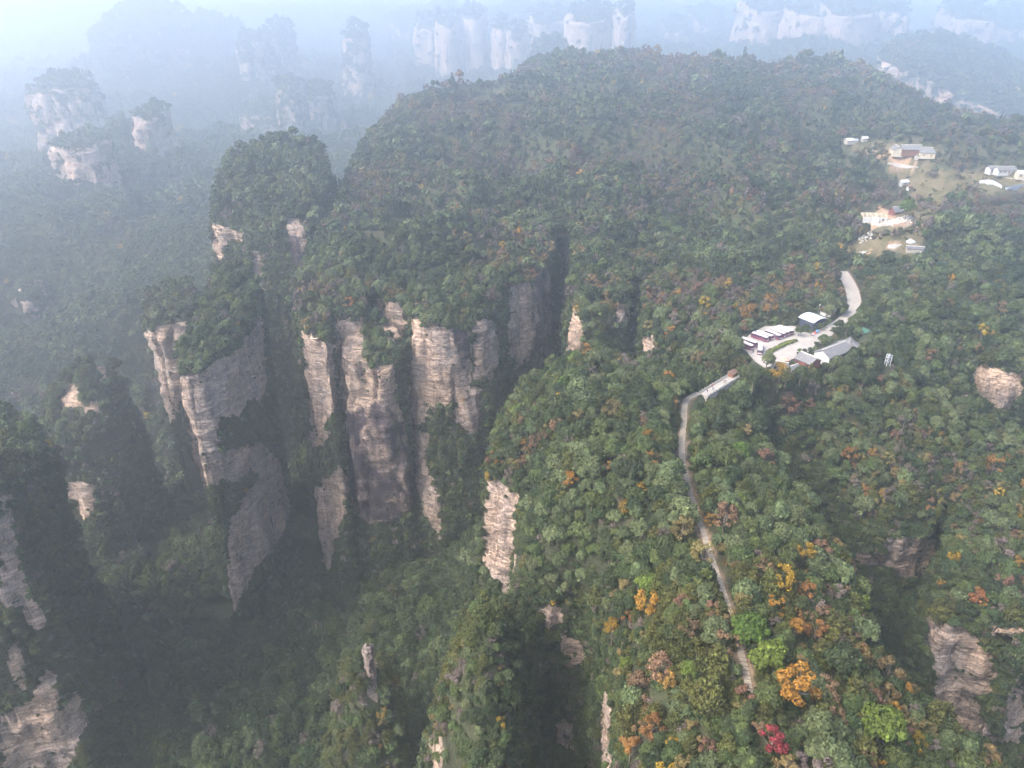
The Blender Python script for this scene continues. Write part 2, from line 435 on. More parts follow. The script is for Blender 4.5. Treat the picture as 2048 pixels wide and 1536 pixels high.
def valley(x, y):
    z = valley_idw(x, y)
    a = np.clip(y / 700.0, 0.6, 2.0)
    z = z + 9 * a * fbm(x / 90.0, y / 90.0, 1.0, 3, 3)
    r = 1 - np.abs(fbm(x / 160.0, y / 160.0, 4.0, 3, 9)) * 2.2
    z = z + sstep(520, 750, y) * 38 * (r - 0.45)
    far = sstep(3300, 4400, y)
    return z * (1 - far) + far * (40 + 100 * sstep(4000, 6000, y))


def road_flat(x, y, z):
    for r in ROADS.values():
        P = r['world']
        xs = [p[0] for p in P]; ys = [p[1] for p in P]
        k = (x > min(xs) - 14) & (x < max(xs) + 14) & (y > min(ys) - 14) & (y < max(ys) + 14)
        if not k.any():
            continue
        d, t = seg_dist(x[k], y[k], P, False)
        zz = np.interp(t, range(len(P)), [p[2] for p in P])
        w = 1 - sstep(r['w'] / 2 + 1.5, r['w'] / 2 + 7, d)
        z[k] = z[k] * (1 - w) + (zz - 0.35) * w
    cx = np.mean([p[0] for p in LOT]); cy = np.mean([p[1] for p in LOT])
    k = (np.abs(x - cx) < 90) & (np.abs(y - cy) < 80)
    if k.any():
        d, _ = seg_dist(x[k], y[k], LOT, True)
        ins = in_poly(x[k], y[k], LOT)
        d = np.where(ins, 0, d)
        w = 1 - sstep(6, 18, d)
        z[k] = z[k] * (1 - w) + (-0.35) * w
    return z


def height(x, y, inset=0.0):
    """ground height and the id of the mass it belongs to (-1 valley)"""
    x = np.asarray(x, float).copy(); y = np.asarray(y, float).copy()
    z = valley(x, y)
    mid = np.full(x.shape, -1)
    md = np.full(x.shape, 99.0)
    for m in MESAS:
        b = m['bb']
        k = (x >= b[0]) & (x <= b[1]) & (y >= b[2]) & (y <= b[3])
        if not k.any():
            continue
        idx = np.nonzero(k)[0]
        xi, yi = x[idx], y[idx]
        ins = in_poly(xi, yi, m['poly'])
        idx = idx[ins]
        if not len(idx):
            continue
        xi, yi = x[idx], y[idx]
        d, _ = seg_dist(xi, yi, m['poly'])
        kk = d >= inset
        idx, xi, yi, d = idx[kk], xi[kk], yi[kk], d[kk]
        if not len(idx):
            continue
        t = top_h(m, xi, yi, d)
        up = t > z[idx]
        z[idx[up]] = t[up]; mid[idx[up]] = m['id']; md[idx[up]] = d[up]
    z = road_flat(x, y, z)
    return z, mid, md


# ------------------------------------------------------------------ materials
def mat(name):
    m = bpy.data.materials.new(name)
    m.use_nodes = True
    nt = m.node_tree
    for n in list(nt.nodes):
        nt.nodes.remove(n)
    o = nt.nodes.new('ShaderNodeOutputMaterial')
    b = nt.nodes.new('ShaderNodeBsdfPrincipled')
    nt.links.new(b.outputs[0], o.inputs[0])
    b.inputs['Specular IOR Level'].default_value = 0.25
    return m, nt, b


def N(nt, t, **kw):
    n = nt.nodes.new(t)
    for k, v in kw.items():
        setattr(n, k, v)
    return n


def noise_node(nt, vec, scale, detail=4, rough=0.55, dist=0.0):
    n = N(nt, 'ShaderNodeTexNoise')
    n.inputs['Scale'].default_value = scale
    n.inputs['Detail'].default_value = detail
    n.inputs['Roughness'].default_value = rough
    n.inputs['Distortion'].default_value = dist
    if vec is not None:
        nt.links.new(vec, n.inputs['Vector'])
    return n


def mapping(nt, vec, scale):
    n = N(nt, 'ShaderNodeMapping')
    n.inputs['Scale'].default_value = scale
    nt.links.new(vec, n.inputs['Vector'])
    return n.outputs[0]


def ramp(nt, fac, stops, interp='LINEAR'):
    n = N(nt, 'ShaderNodeValToRGB')
    cr = n.color_ramp
    cr.interpolation = interp
    while len(cr.elements) < len(stops):
        cr.elements.new(0.5)
    for e, (p, c) in zip(cr.elements, stops):
        e.position = p
        e.color = (*c, 1) if len(c) == 3 else c
    nt.links.new(fac, n.inputs[0])
    return n.outputs[0]


def mixc(nt, fac, a, b, mode='MIX'):
    n = N(nt, 'ShaderNodeMix', data_type='RGBA', blend_type=mode)
    for k, v in ((0, fac), (6, a), (7, b)):
        if isinstance(v, (int, float)):
            n.inputs[k].default_value = v
        elif isinstance(v, tuple):
            n.inputs[k].default_value = (*v, 1)
        else:
            nt.links.new(v, n.inputs[k])
    return n.outputs[2]


def math_n(nt, op, a, b=None, clamp=False):
    n = N(nt, 'ShaderNodeMath', operation=op, use_clamp=clamp)
    for k, v in ((0, a), (1, b)):
        if v is None:
            continue
        if isinstance(v, (int, float)):
            n.inputs[k].default_value = v
        else:
            nt.links.new(v, n.inputs[k])
    return n.outputs[0]


def rock_material(name):
    m, nt, b = mat(name)
    pos = N(nt, 'ShaderNodeNewGeometry').outputs['Position']
    big = noise_node(nt, mapping(nt, pos, (0.02, 0.02, 0.03)), 1, 4).outputs[0]
    strata = noise_node(nt, mapping(nt, pos, (0.05, 0.05, 0.7)), 1, 6, 0.7, 0.5).outputs[0]
    col = ramp(nt, strata, [(0.28, (0.30, 0.205, 0.165)), (0.40, (0.48, 0.35, 0.27)), (0.49, (0.56, 0.42, 0.325)), (0.53, (0.38, 0.28, 0.23)), (0.60, (0.53, 0.40, 0.31)), (0.76, (0.62, 0.485, 0.365))])
    grey = ramp(nt, noise_node(nt, mapping(nt, pos, (0.06, 0.06, 0.03)), 1, 5).outputs[0], [(0.42, (0, 0, 0)), (0.62, (1, 1, 1))])
    col = mixc(nt, math_n(nt, 'MULTIPLY', grey, 0.65), col, (0.30, 0.265, 0.255))
    warm = ramp(nt, big, [(0.45, (0, 0, 0)), (0.65, (1, 1, 1))])
    col = mixc(nt, math_n(nt, 'MULTIPLY', warm, 0.45), col, (0.52, 0.35, 0.22))
    # black water streaks
    st = noise_node(nt, mapping(nt, pos, (0.45, 0.45, 0.018)), 1, 5, 0.6).outputs[0]
    stm = ramp(nt, st, [(0.50, (0, 0, 0)), (0.64, (1, 1, 1))])
    reg = ramp(nt, noise_node(nt, mapping(nt, pos, (0.03, 0.03, 0.02)), 1, 3).outputs[0], [(0.48, (0, 0, 0)), (0.62, (1, 1, 1))])
    sa = N(nt, 'ShaderNodeAttribute', attribute_name='stain_shade').outputs['Fac']
    k = math_n(nt, 'MULTIPLY', stm, math_n(nt, 'ADD', math_n(nt, 'MULTIPLY', reg, 0.5), 0.12))
    col = mixc(nt, k, col, (0.09, 0.07, 0.075))
    sn = ramp(nt, noise_node(nt, mapping(nt, pos, (0.10, 0.10, 0.05)), 1, 6, 0.65, 0.5).outputs[0], [(0.46, (1, 1, 1)), (0.62, (0.2, 0.2, 0.2))])
    col = mixc(nt, math_n(nt, 'MULTIPLY', sa, sn), col, (0.055, 0.042, 0.055))  # rock stains, and the painted shade of slot and ravine
    # bedding cracks
    blot = noise_node(nt, mapping(nt, pos, (0.2, 0.2, 0.3)), 1, 6, 0.75).outputs[0]
    cr = noise_node(nt, mapping(nt, pos, (0.035, 0.035, 0.62)), 1, 4, 0.6, 0.25).outputs[0]
    crm = ramp(nt, math_n(nt, 'ABSOLUTE', math_n(nt, 'SUBTRACT', cr, 0.5)), [(0.0, (1, 1, 1)), (0.03, (0, 0, 0))])
    col = mixc(nt, math_n(nt, 'MULTIPLY', crm, math_n(nt, 'MULTIPLY', blot, 1.05)), col, (0.09, 0.07, 0.06))
    vj = noise_node(nt, mapping(nt, pos, (0.33, 0.33, 0.02)), 1, 3, 0.5, 0.2).outputs[0]
    vjm = ramp(nt, math_n(nt, 'ABSOLUTE', math_n(nt, 'SUBTRACT', vj, 0.5)), [(0.0, (1, 1, 1)), (0.022, (0, 0, 0))])
    col = mixc(nt, math_n(nt, 'MULTIPLY', vjm, 0.6), col, (0.07, 0.052, 0.048))
    vo = N(nt, 'ShaderNodeTexVoronoi', feature='DISTANCE_TO_EDGE')
    vo.inputs['Scale'].default_value = 1
    dn = noise_node(nt, pos, 0.25, 3)
    vm = N(nt, 'ShaderNodeVectorMath', operation='ADD')
    nt.links.new(mapping(nt, pos, (0.13, 0.13, 0.24)), vm.inputs[0]); nt.links.new(dn.outputs['Color'], vm.inputs[1])
    nt.links.new(vm.outputs[0], vo.inputs['Vector'])
    vc = ramp(nt, vo.outputs['Distance'], [(0.0, (1, 1, 1)), (0.055, (0, 0, 0))])
    col = mixc(nt, math_n(nt, 'MULTIPLY', vc, 0.42), col, (0.08, 0.06, 0.055))
    fine = noise_node(nt, pos, 0.9, 6, 0.7).outputs[0]
    col = mixc(nt, 1.0, col, ramp(nt, blot, [(0.34, (0.5, 0.48, 0.48)), (0.5, (1, 1, 1)), (0.64, (1.25, 1.22, 1.18))]), 'MULTIPLY')
    col = mixc(nt, 1.0, col, ramp(nt, fine, [(0.3, (0.72, 0.72, 0.72)), (0.7, (1.22, 1.2, 1.18))]), 'MULTIPLY')
    # moss and scrub on ledges and on faces hung with vegetation
    ba = N(nt, 'ShaderNodeAttribute', attribute_name='bare').outputs['Fac']
    nz = N(nt, 'ShaderNodeSeparateXYZ')
    nt.links.new(N(nt, 'ShaderNodeNewGeometry').outputs['Normal'], nz.inputs[0])
    up = ramp(nt, nz.outputs['Z'], [(0.35, (0, 0, 0)), (0.65, (1, 1, 1))])
    mn = noise_node(nt, pos, 0.35, 5, 0.7).outputs[0]
    mo = math_n(nt, 'ADD', math_n(nt, 'SUBTRACT', mn, ba), math_n(nt, 'MULTIPLY', up, 0.5))
    mom = ramp(nt, mo, [(0.05, (0, 0, 0)), (0.25, (1, 1, 1))])
    mcol = mixc(nt, mn, (0.022, 0.032, 0.014), (0.065, 0.065, 0.035))
    col = mixc(nt, mom, col, mcol)
    nt.links.new(col, b.inputs['Base Color'])
    b.inputs['Roughness'].default_value = 0.95
    bu = N(nt, 'ShaderNodeBump')
    bu.inputs['Strength'].default_value = 0.9
    bu.inputs['Distance'].default_value = 2.2
    hgt = math_n(nt, 'ADD', math_n(nt, 'MULTIPLY', fine, 0.6), math_n(nt, 'MULTIPLY', strata, 1.2))
    hgt = math_n(nt, 'SUBTRACT', hgt, math_n(nt, 'ADD', math_n(nt, 'MULTIPLY', crm, 0.35), math_n(nt, 'MULTIPLY', vc, 0.35)))
    nt.links.new(hgt, bu.inputs['Height'])
    nt.links.new(bu.outputs[0], b.inputs['Normal'])
    return m


def ground_material():
    m, nt, b = mat('forest floor and fields')
    pos = N(nt, 'ShaderNodeNewGeometry').outputs['Position']
    n1 = noise_node(nt, pos, 0.12, 6, 0.65).outputs[0]
    n2 = noise_node(nt, pos, 0.7, 5, 0.7).outputs[0]
    col = mixc(nt, ramp(nt, n1, [(0.4, (0, 0, 0)), (0.6, (1, 1, 1))]), (0.022, 0.032, 0.013), (0.05, 0.048, 0.026))
    fa = N(nt, 'ShaderNodeAttribute', attribute_name='field').outputs['Fac']
    fcol = ramp(nt, noise_node(nt, mapping(nt, pos, (0.07, 0.14, 0.07)), 1, 6, 0.7).outputs[0],
                [(0.32, (0.045, 0.045, 0.02)), (0.44, (0.085, 0.075, 0.037)), (0.52, (0.12, 0.093, 0.055)), (0.60, (0.065, 0.068, 0.026)), (0.70, (0.105, 0.082, 0.047))])
    col = mixc(nt, fa, col, fcol)
    sa = N(nt, 'ShaderNodeAttribute', attribute_name='soil').outputs['Fac']
    scol = mixc(nt, n1, (0.23, 0.125, 0.07), (0.30, 0.23, 0.165))
    col = mixc(nt, sa, col, scol)
    col = mixc(nt, 1.0, col, ramp(nt, n2, [(0.3, (0.6, 0.6, 0.6)), (0.7, (1.35, 1.35, 1.35))]), 'MULTIPLY')
    nt.links.new(col, b.inputs['Base Color'])
    b.inputs['Roughness'].default_value = 1.0
    bu = N(nt, 'ShaderNodeBump')
    bu.inputs['Strength'].default_value = 0.8
    bu.inputs['Distance'].default_value = 0.8
    nt.links.new(n2, bu.inputs['Height'])
    nt.links.new(bu.outputs[0], b.inputs['Normal'])
    return m


def leaf_material(name, c, var=0.30, hue=0.02):
    m, nt, b = mat(name)
    oi = N(nt, 'ShaderNodeObjectInfo')
    tc = N(nt, 'ShaderNodeTexCoord').outputs['Object']
    n = noise_node(nt, tc, 0.9, 3, 0.6).outputs[0]
    hs = N(nt, 'ShaderNodeHueSaturation')
    hs.inputs['Color'].default_value = (*c, 1)
    r = oi.outputs['Random']
    wn_ = N(nt, 'ShaderNodeTexWhiteNoise', noise_dimensions='1D')
    nt.links.new(r, wn_.inputs['W'])
    nt.links.new(math_n(nt, 'ADD', math_n(nt, 'MULTIPLY', math_n(nt, 'SUBTRACT', wn_.outputs[0], 0.5), hue * 2), 0.5), hs.inputs['Hue'])
    v = math_n(nt, 'ADD', math_n(nt, 'MULTIPLY', r, var * 2), 1 - var)
    v = math_n(nt, 'MULTIPLY', v, math_n(nt, 'ADD', math_n(nt, 'MULTIPLY', n, 0.5), 0.75))
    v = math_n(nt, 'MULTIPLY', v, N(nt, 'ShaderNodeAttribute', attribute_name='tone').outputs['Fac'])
    nt.links.new(v, hs.inputs['Value'])
    hs.inputs['Saturation'].default_value = 1.0
    nt.links.new(hs.outputs[0], b.inputs['Base Color'])
    b.inputs['Roughness'].default_value = 0.7
    b.inputs['Specular IOR Level'].default_value = 0.15
    return m


def plain(name, c, rough=0.8, var=0.15, scale=1.5, metallic=0.0, spec=0.25):
    m, nt, b = mat(name)
    tc = N(nt, 'ShaderNodeTexCoord').outputs['Object']
    n = noise_node(nt, tc, scale, 5, 0.65).outputs[0]
    col = mixc(nt, 1.0, c, ramp(nt, n, [(0.3, (1 - var,) * 3), (0.7, (1 + var,) * 3)]), 'MULTIPLY')
    nt.links.new(col, b.inputs['Base Color'])
    b.inputs['Roughness'].default_value = rough
    b.inputs['Metallic'].default_value = metallic
    b.inputs['Specular IOR Level'].default_value = spec
    return m


M_ROCK = rock_material('banded sandstone')
M_GROUND = ground_material()
M_BARK = plain('grey brown bark', (0.12, 0.095, 0.075), 0.95, 0.3, 3)


# ------------------------------------------------------------------ object helpers
def link(o, coll=None):
    (coll or SC.collection).objects.link(o)
    return o


def mesh_np(name, V, F, m=None, smooth=False):
    me = bpy.data.meshes.new(name)
    V = np.asarray(V, np.float32)
    F = np.asarray(F, np.int32)
    me.vertices.add(len(V)); me.vertices.foreach_set('co', V.ravel())
    k = F.shape[1]
    me.loops.add(F.size); me.loops.foreach_set('vertex_index', F.ravel())
    me.polygons.add(len(F))
    me.polygons.foreach_set('loop_start', np.arange(0, F.size, k, dtype=np.int32))
    me.polygons.foreach_set('loop_total', np.full(len(F), k, np.int32))
    if smooth:
        me.polygons.foreach_set('use_smooth', np.ones(len(F), bool))
    me.update(calc_edges=True)
    if m:
        me.materials.append(m)
    return me


def attr(me, name, data):
    a = me.attributes.new(name, 'FLOAT', 'POINT')
    a.data.foreach_set('value', np.asarray(data, np.float32))


def tag(o, label=None, cat=None, group=None, kind=None):
    for k, v in (('label', label), ('category', cat), ('group', group), ('kind', kind)):
        if v:
            o[k] = v
    return o


# ------------------------------------------------------------------ picture regions: where the photograph shows bare rock (pixels, distance range)
ROCK = [
    # tall pale fin
    (300, 520, [(352, 752), (400, 742), (440, 718), (480, 690), (505, 655), (518, 622), (528, 640), (530, 700), (536, 770), (520, 800), (500, 800), (478, 830), (446, 838), (432, 870), (440, 905), (470, 900), (492, 905), (500, 940), (480, 960), (440, 965), (395, 985), (388, 940), (382, 880), (362, 800)]),
    (300, 520, [(478, 900), (520, 885), (562, 920), (580, 1010), (566, 1070), (520, 1130), (490, 1160), (468, 1140), (452, 1080), (470, 1020), (500, 980), (520, 960)]),
    (300, 520, [(395, 1185), (430, 1180), (455, 1200), (490, 1170), (470, 1230), (430, 1270), (410, 1240)]),
    (300, 520, [(455, 1110), (500, 1100), (520, 1120), (490, 1180), (455, 1190)]),
    (480, 680, [(500, 500), (520, 500), (526, 580), (508, 620)]),
    (480, 680, [(585, 480), (612, 490), (606, 520), (590, 530)]),
    # grey pillar left of it
    (420, 620, [(282, 650), (292, 665), (330, 650), (372, 648), (388, 700), (362, 760), (360, 810), (345, 850), (318, 840), (300, 790), (275, 700)]),
    (420, 620, [(275, 745), (300, 790), (318, 835), (290, 820)]),
    # column one
    (340, 480, [(602, 660), (640, 672), (662, 690), (668, 760), (676, 800), (660, 840), (640, 860), (620, 850), (615, 770), (608, 700)]),
    (340, 480, [(610, 870), (650, 850), (662, 870), (640, 895), (615, 905)]),
    (340, 480, [(600, 975), (640, 970), (680, 930), (695, 960), (692, 1020), (670, 1100), (655, 1165), (640, 1130), (618, 1080), (603, 1020)]),
    # column two and wall
    (340, 480, [(670, 632), (690, 640), (730, 640), (730, 700), (742, 740), (790, 730), (795, 800), (812, 850), (825, 940), (830, 1010), (800, 1040), (740, 1045), (705, 1030), (695, 960), (690, 880), (680, 760), (672, 710)]),
    (340, 520, [(755, 600), (800, 605), (812, 650), (800, 680), (775, 690), (760, 660)]),
    # main column
    (340, 480, [(822, 590), (860, 600), (880, 650), (905, 655), (940, 665), (945, 740), (940, 800), (905, 805), (860, 815), (850, 850), (820, 850), (815, 780), (822, 700)]),
    (340, 480, [(822, 850), (860, 870), (850, 930), (870, 960), (880, 1040), (885, 1090), (855, 1040), (830, 960)]),
    (340, 520, [(920, 800), (960, 770), (960, 860), (940, 870), (900, 830)]),
    (380, 560, [(945, 640), (985, 640), (1000, 700), (985, 760), (950, 760)]),
    (380, 560, [(1020, 560), (1062, 560), (1065, 640), (1060, 720), (1030, 740), (1015, 680)]),
    (380, 600, [(1065, 550), (1100, 540), (1105, 640), (1095, 720), (1062, 700)]),
    (480, 640, [(1118, 460), (1140, 462), (1142, 540), (1135, 640), (1118, 620)]),
    # next promontory
    (380, 560, [(1150, 600), (1168, 600), (1165, 700), (1160, 740), (1125, 730), (1140, 660)]),
    (380, 560, [(1225, 605), (1262, 612), (1262, 650), (1230, 650)]),
    (380, 560, [(1200, 695), (1225, 698), (1222, 720), (1196, 710)]),
    (340, 560, [(1283, 668), (1312, 668), (1308, 705), (1284, 705)]),
    # near ridge left cliff
    (220, 340, [(974, 955), (1010, 965), (1032, 1000), (1035, 1080), (1025, 1170), (1012, 1215), (985, 1160), (966, 1110), (972, 1040)]),
    (150, 260, [(1080, 1215), (1120, 1215), (1128, 1245), (1095, 1260)]),
    (150, 260, [(1120, 1270), (1160, 1280), (1170, 1330), (1130, 1335)]),
    (150, 260, [(1112, 1440), (1150, 1435), (1150, 1500), (1115, 1500)]),
    (120, 240, [(1205, 1380), (1225, 1380), (1235, 1536), (1200, 1536)]),
    (120, 240, [(860, 1480), (880, 1500), (900, 1536), (862, 1536)]),
    # bare cliff lower left
    (200, 360, [(0, 970), (22, 1000), (30, 1060), (48, 1150), (62, 1200), (85, 1215), (90, 1262), (60, 1250), (40, 1215), (0, 1210)]),
    (200, 360, [(15, 1290), (45, 1285), (50, 1380), (25, 1370)]),
    (200, 360, [(0, 1430), (60, 1400), (85, 1340), (110, 1340), (120, 1420), (150, 1380), (165, 1400), (178, 1450), (150, 1500), (135, 1536), (0, 1536)]),
    # broad wooded pillar
    (380, 500, [(130, 760), (165, 770), (160, 810), (200, 790), (205, 830), (175, 835), (150, 815), (110, 830)]),
    (380, 500, [(185, 718), (212, 725), (222, 790), (205, 780)]),
    (380, 500, [(58, 870), (80, 868), (88, 915), (70, 912)]),
    (380, 500, [(100, 965), (150, 960), (190, 970), (185, 1030), (165, 1040), (150, 1000), (120, 990)]),
    (380, 500, [(110, 925), (130, 925), (130, 945), (112, 940)]),
    # dark pillar behind
    (480, 680, [(425, 450), (450, 455), (490, 465), (488, 480), (460, 478), (440, 520), (425, 500)]),
    (480, 680, [(570, 430), (610, 440), (612, 500), (590, 520), (572, 480)]),
    # right side
    (230, 320, [(1770, 1065), (1865, 1075), (1872, 1110), (1840, 1155), (1800, 1155), (1765, 1125)]),
    (230, 320, [(1700, 1105), (1765, 1105), (1765, 1135), (1720, 1130)]),
    (180, 300, [(1852, 1235), (1900, 1240), (1930, 1255), (1960, 1280), (1985, 1310), (2000, 1360), (1975, 1400), (1930, 1380), (1990, 1450), (1960, 1480), (1900, 1460), (1868, 1400), (1870, 1330), (1856, 1290)]),
    (180, 300, [(1960, 1252), (2048, 1250), (2048, 1270), (1975, 1275)]),
    (180, 300, [(2010, 1370), (2048, 1350), (2048, 1536), (2000, 1480)]),
    (320, 420, [(1945, 725), (1985, 735), (2048, 745), (2048, 770), (2020, 820), (1990, 815), (1960, 790), (1945, 760)]),
    (240, 300, [(722, 1300), (756, 1300), (756, 1415), (735, 1415)]),
]
STAIN_SHADE = [  # dark rock stains, plus recess shade painted into the rock colour
    (480, 680, [(495, 470), (620, 470), (620, 640), (495, 640)]),
    (340, 480, [(692, 830), (760, 800), (810, 850), (830, 920), (835, 1040), (700, 1045), (695, 930)]),
    (340, 480, [(900, 655), (942, 660), (940, 740), (925, 740)]),
    (340, 480, [(740, 700), (760, 720), (755, 760), (738, 750)]),
    (380, 600, [(1065, 550), (1110, 540), (1105, 740), (1062, 720)]),
    (480, 660, [(1110, 460), (1142, 462), (1142, 700), (1110, 700)]),  # shade of the deep slot, painted dark
    (230, 330, [(1690, 1120), (1860, 1150), (1860, 1300), (1700, 1250)]),  # ravine shade painted onto the rock wall
]
# clear sight on roads, buildings: trees whose crown would cover these pixels are not there in the place
CLEAR = [
    (0, 400, [(1386, 800), (1396, 778), (1455, 742), (1482, 730), (1486, 752), (1466, 772), (1430, 796), (1400, 802)]),
    (0, 440, [(1478, 672), (1508, 657), (1560, 652), (1598, 645), (1640, 640), (1668, 630), (1672, 650), (1640, 672), (1625, 700), (1640, 720), (1600, 728), (1540, 742), (1515, 740), (1492, 706)]),
    (0, 460, [(1600, 690), (1632, 690), (1695, 662), (1722, 690), (1700, 706), (1650, 722), (1630, 735), (1595, 730)]),
    (0, 560, [(1680, 540), (1690, 540), (1722, 590), (1728, 612), (1700, 640), (1660, 662), (1640, 660), (1688, 620), (1692, 590), (1684, 560)]),
    (0, 470, [(1595, 625), (1640, 618), (1660, 640), (1640, 665), (1600, 655)]),
    (0, 800, [(1775, 285), (1870, 288), (1870, 322), (1780, 318)]),
    (0, 760, [(1968, 334), (2060, 336), (2060, 368), (1975, 364)]),
    (0, 640, [(1722, 415), (1770, 415), (1828, 432), (1825, 456), (1735, 462)]),
    (0, 640, [(1780, 408), (1800, 408), (1802, 432), (1782, 432)]),
    (0, 700, [(1792, 352), (1818, 352), (1818, 376), (1794, 374)]),
    (0, 800, [(1684, 280), (1735, 280), (1735, 296), (1684, 296)]),
    (0, 600, [(1700, 480), (1850, 475), (1850, 505), (1710, 512)]),
    (0, 460, [(1722, 652), (1744, 652), (1744, 680), (1722, 680)]),
    (0, 420, [(1764, 716), (1784, 716), (1784, 744), (1764, 744)]),
    (0, 800, [(1770, 322), (1840, 326), (1840, 342), (1775, 336)]),
    (0, 760, [(1945, 358), (2010, 362), (2048, 372), (2048, 392), (1960, 380)]),
]
FIELD = [[(1770, 345), (1800, 325), (1900, 340), (1960, 345), (2100, 358), (2100, 392), (1960, 385), (1900, 395), (1880, 430), (1850, 470), (1840, 508), (1702, 512), (1702, 488), (1760, 466), (1725, 445), (1790, 405), (1835, 385), (1790, 370)],
         [(1700, 290), (1790, 285), (1880, 300), (1900, 325), (1780, 330), (1730, 310)], [(1420, 800), (1440, 800), (1440, 830), (1425, 830)]]
SOIL = [[(1750, 410), (1765, 412), (1800, 436), (1850, 445), (1840, 455), (1770, 450), (1730, 465), (1725, 455), (1760, 440)], [(1735, 300), (1790, 302), (1830, 318), (1790, 320), (1735, 308)],
        [(1770, 486), (1805, 488), (1790, 496), (1765, 492)], [(1720, 505), (1745, 500), (1740, 508)], [(1800, 322), (1820, 320), (1832, 336), (1775, 330)]]


def region_mask(u, v, Y, regs):
    out = np.zeros(np.shape(u), bool)
    for a, b, poly in regs:
        us = [p[0] for p in poly]; vs = [p[1] for p in poly]
        k = (Y > a) & (Y < b) & (u > min(us)) & (u < max(us)) & (v > min(vs)) & (v < max(vs))
        if k.any():
            i = np.nonzero(k)[0]
            out[i] |= in_poly(u[i], v[i], poly)
    return out


# ------------------------------------------------------------------ ground sheet
def build_ground():
    NY, NX = 560, 520
    Ys = 50 * (6500 / 50) ** (np.linspace(0, 1, NY))
    a = np.linspace(-1, 1, NX)
    Xf = a * 0.92
    X = Xf[None, :] * (Ys[:, None] + 70)
    Y = np.repeat(Ys[:, None], NX, 1)
    x, y = X.ravel(), Y.ravel()
    z, mid, _ = height(x, y, inset=6.5)
    V = np.stack([x, y, z], 1)
    i = np.arange(NY - 1)[:, None] * NX + np.arange(NX - 1)[None]
    F = np.stack([i, i + 1, i + NX + 1, i + NX], 2).reshape(-1, 4)
    me = mesh_np('ground', V, F, M_GROUND, True)
    u, v, _ = proj(x, y, z)
    f = np.zeros(len(x)); s = np.zeros(len(x))
    on = (mid == 0) & (y < 900)
    for p in FIELD:
        f[in_poly(u, v, p) & on] = 1
    for p in SOIL:
        s[in_poly(u, v, p) & on] = 1
    # worn soil beside the trail
    P = ROADS['path']['world']
    k = np.nonzero((mid == 2) & (np.abs(x - 60) < 80))[0]
    if len(k):
        d, _ = seg_dist(x[k], y[k], P, False)
        s[k] = np.maximum(s[k], 0.8 * (1 - sstep(1.4, 2.8, d + vn(x[k] / 3, y[k] / 3, 0.0, 4))))
    attr(me, 'field', f); attr(me, 'soil', s)
    rk = region_mask(u, v, y, ROCK) & (mid > 0) & (mid != 2)
    attr(me, 'bare', rk * 1.0); attr(me, 'stain_shade', rk * 0.0)
    me.materials.append(M_ROCK)
    fr_ = rk[F].sum(1) >= 3
    me.polygons.foreach_set('material_index', fr_.astype(np.int32))
    o = link(bpy.data.objects.new('ground', me))
    tag(o, kind='structure')
    return o


# ------------------------------------------------------------------ cliffs
WALLPTS = []     # candidate places for shrubs on the cliffs


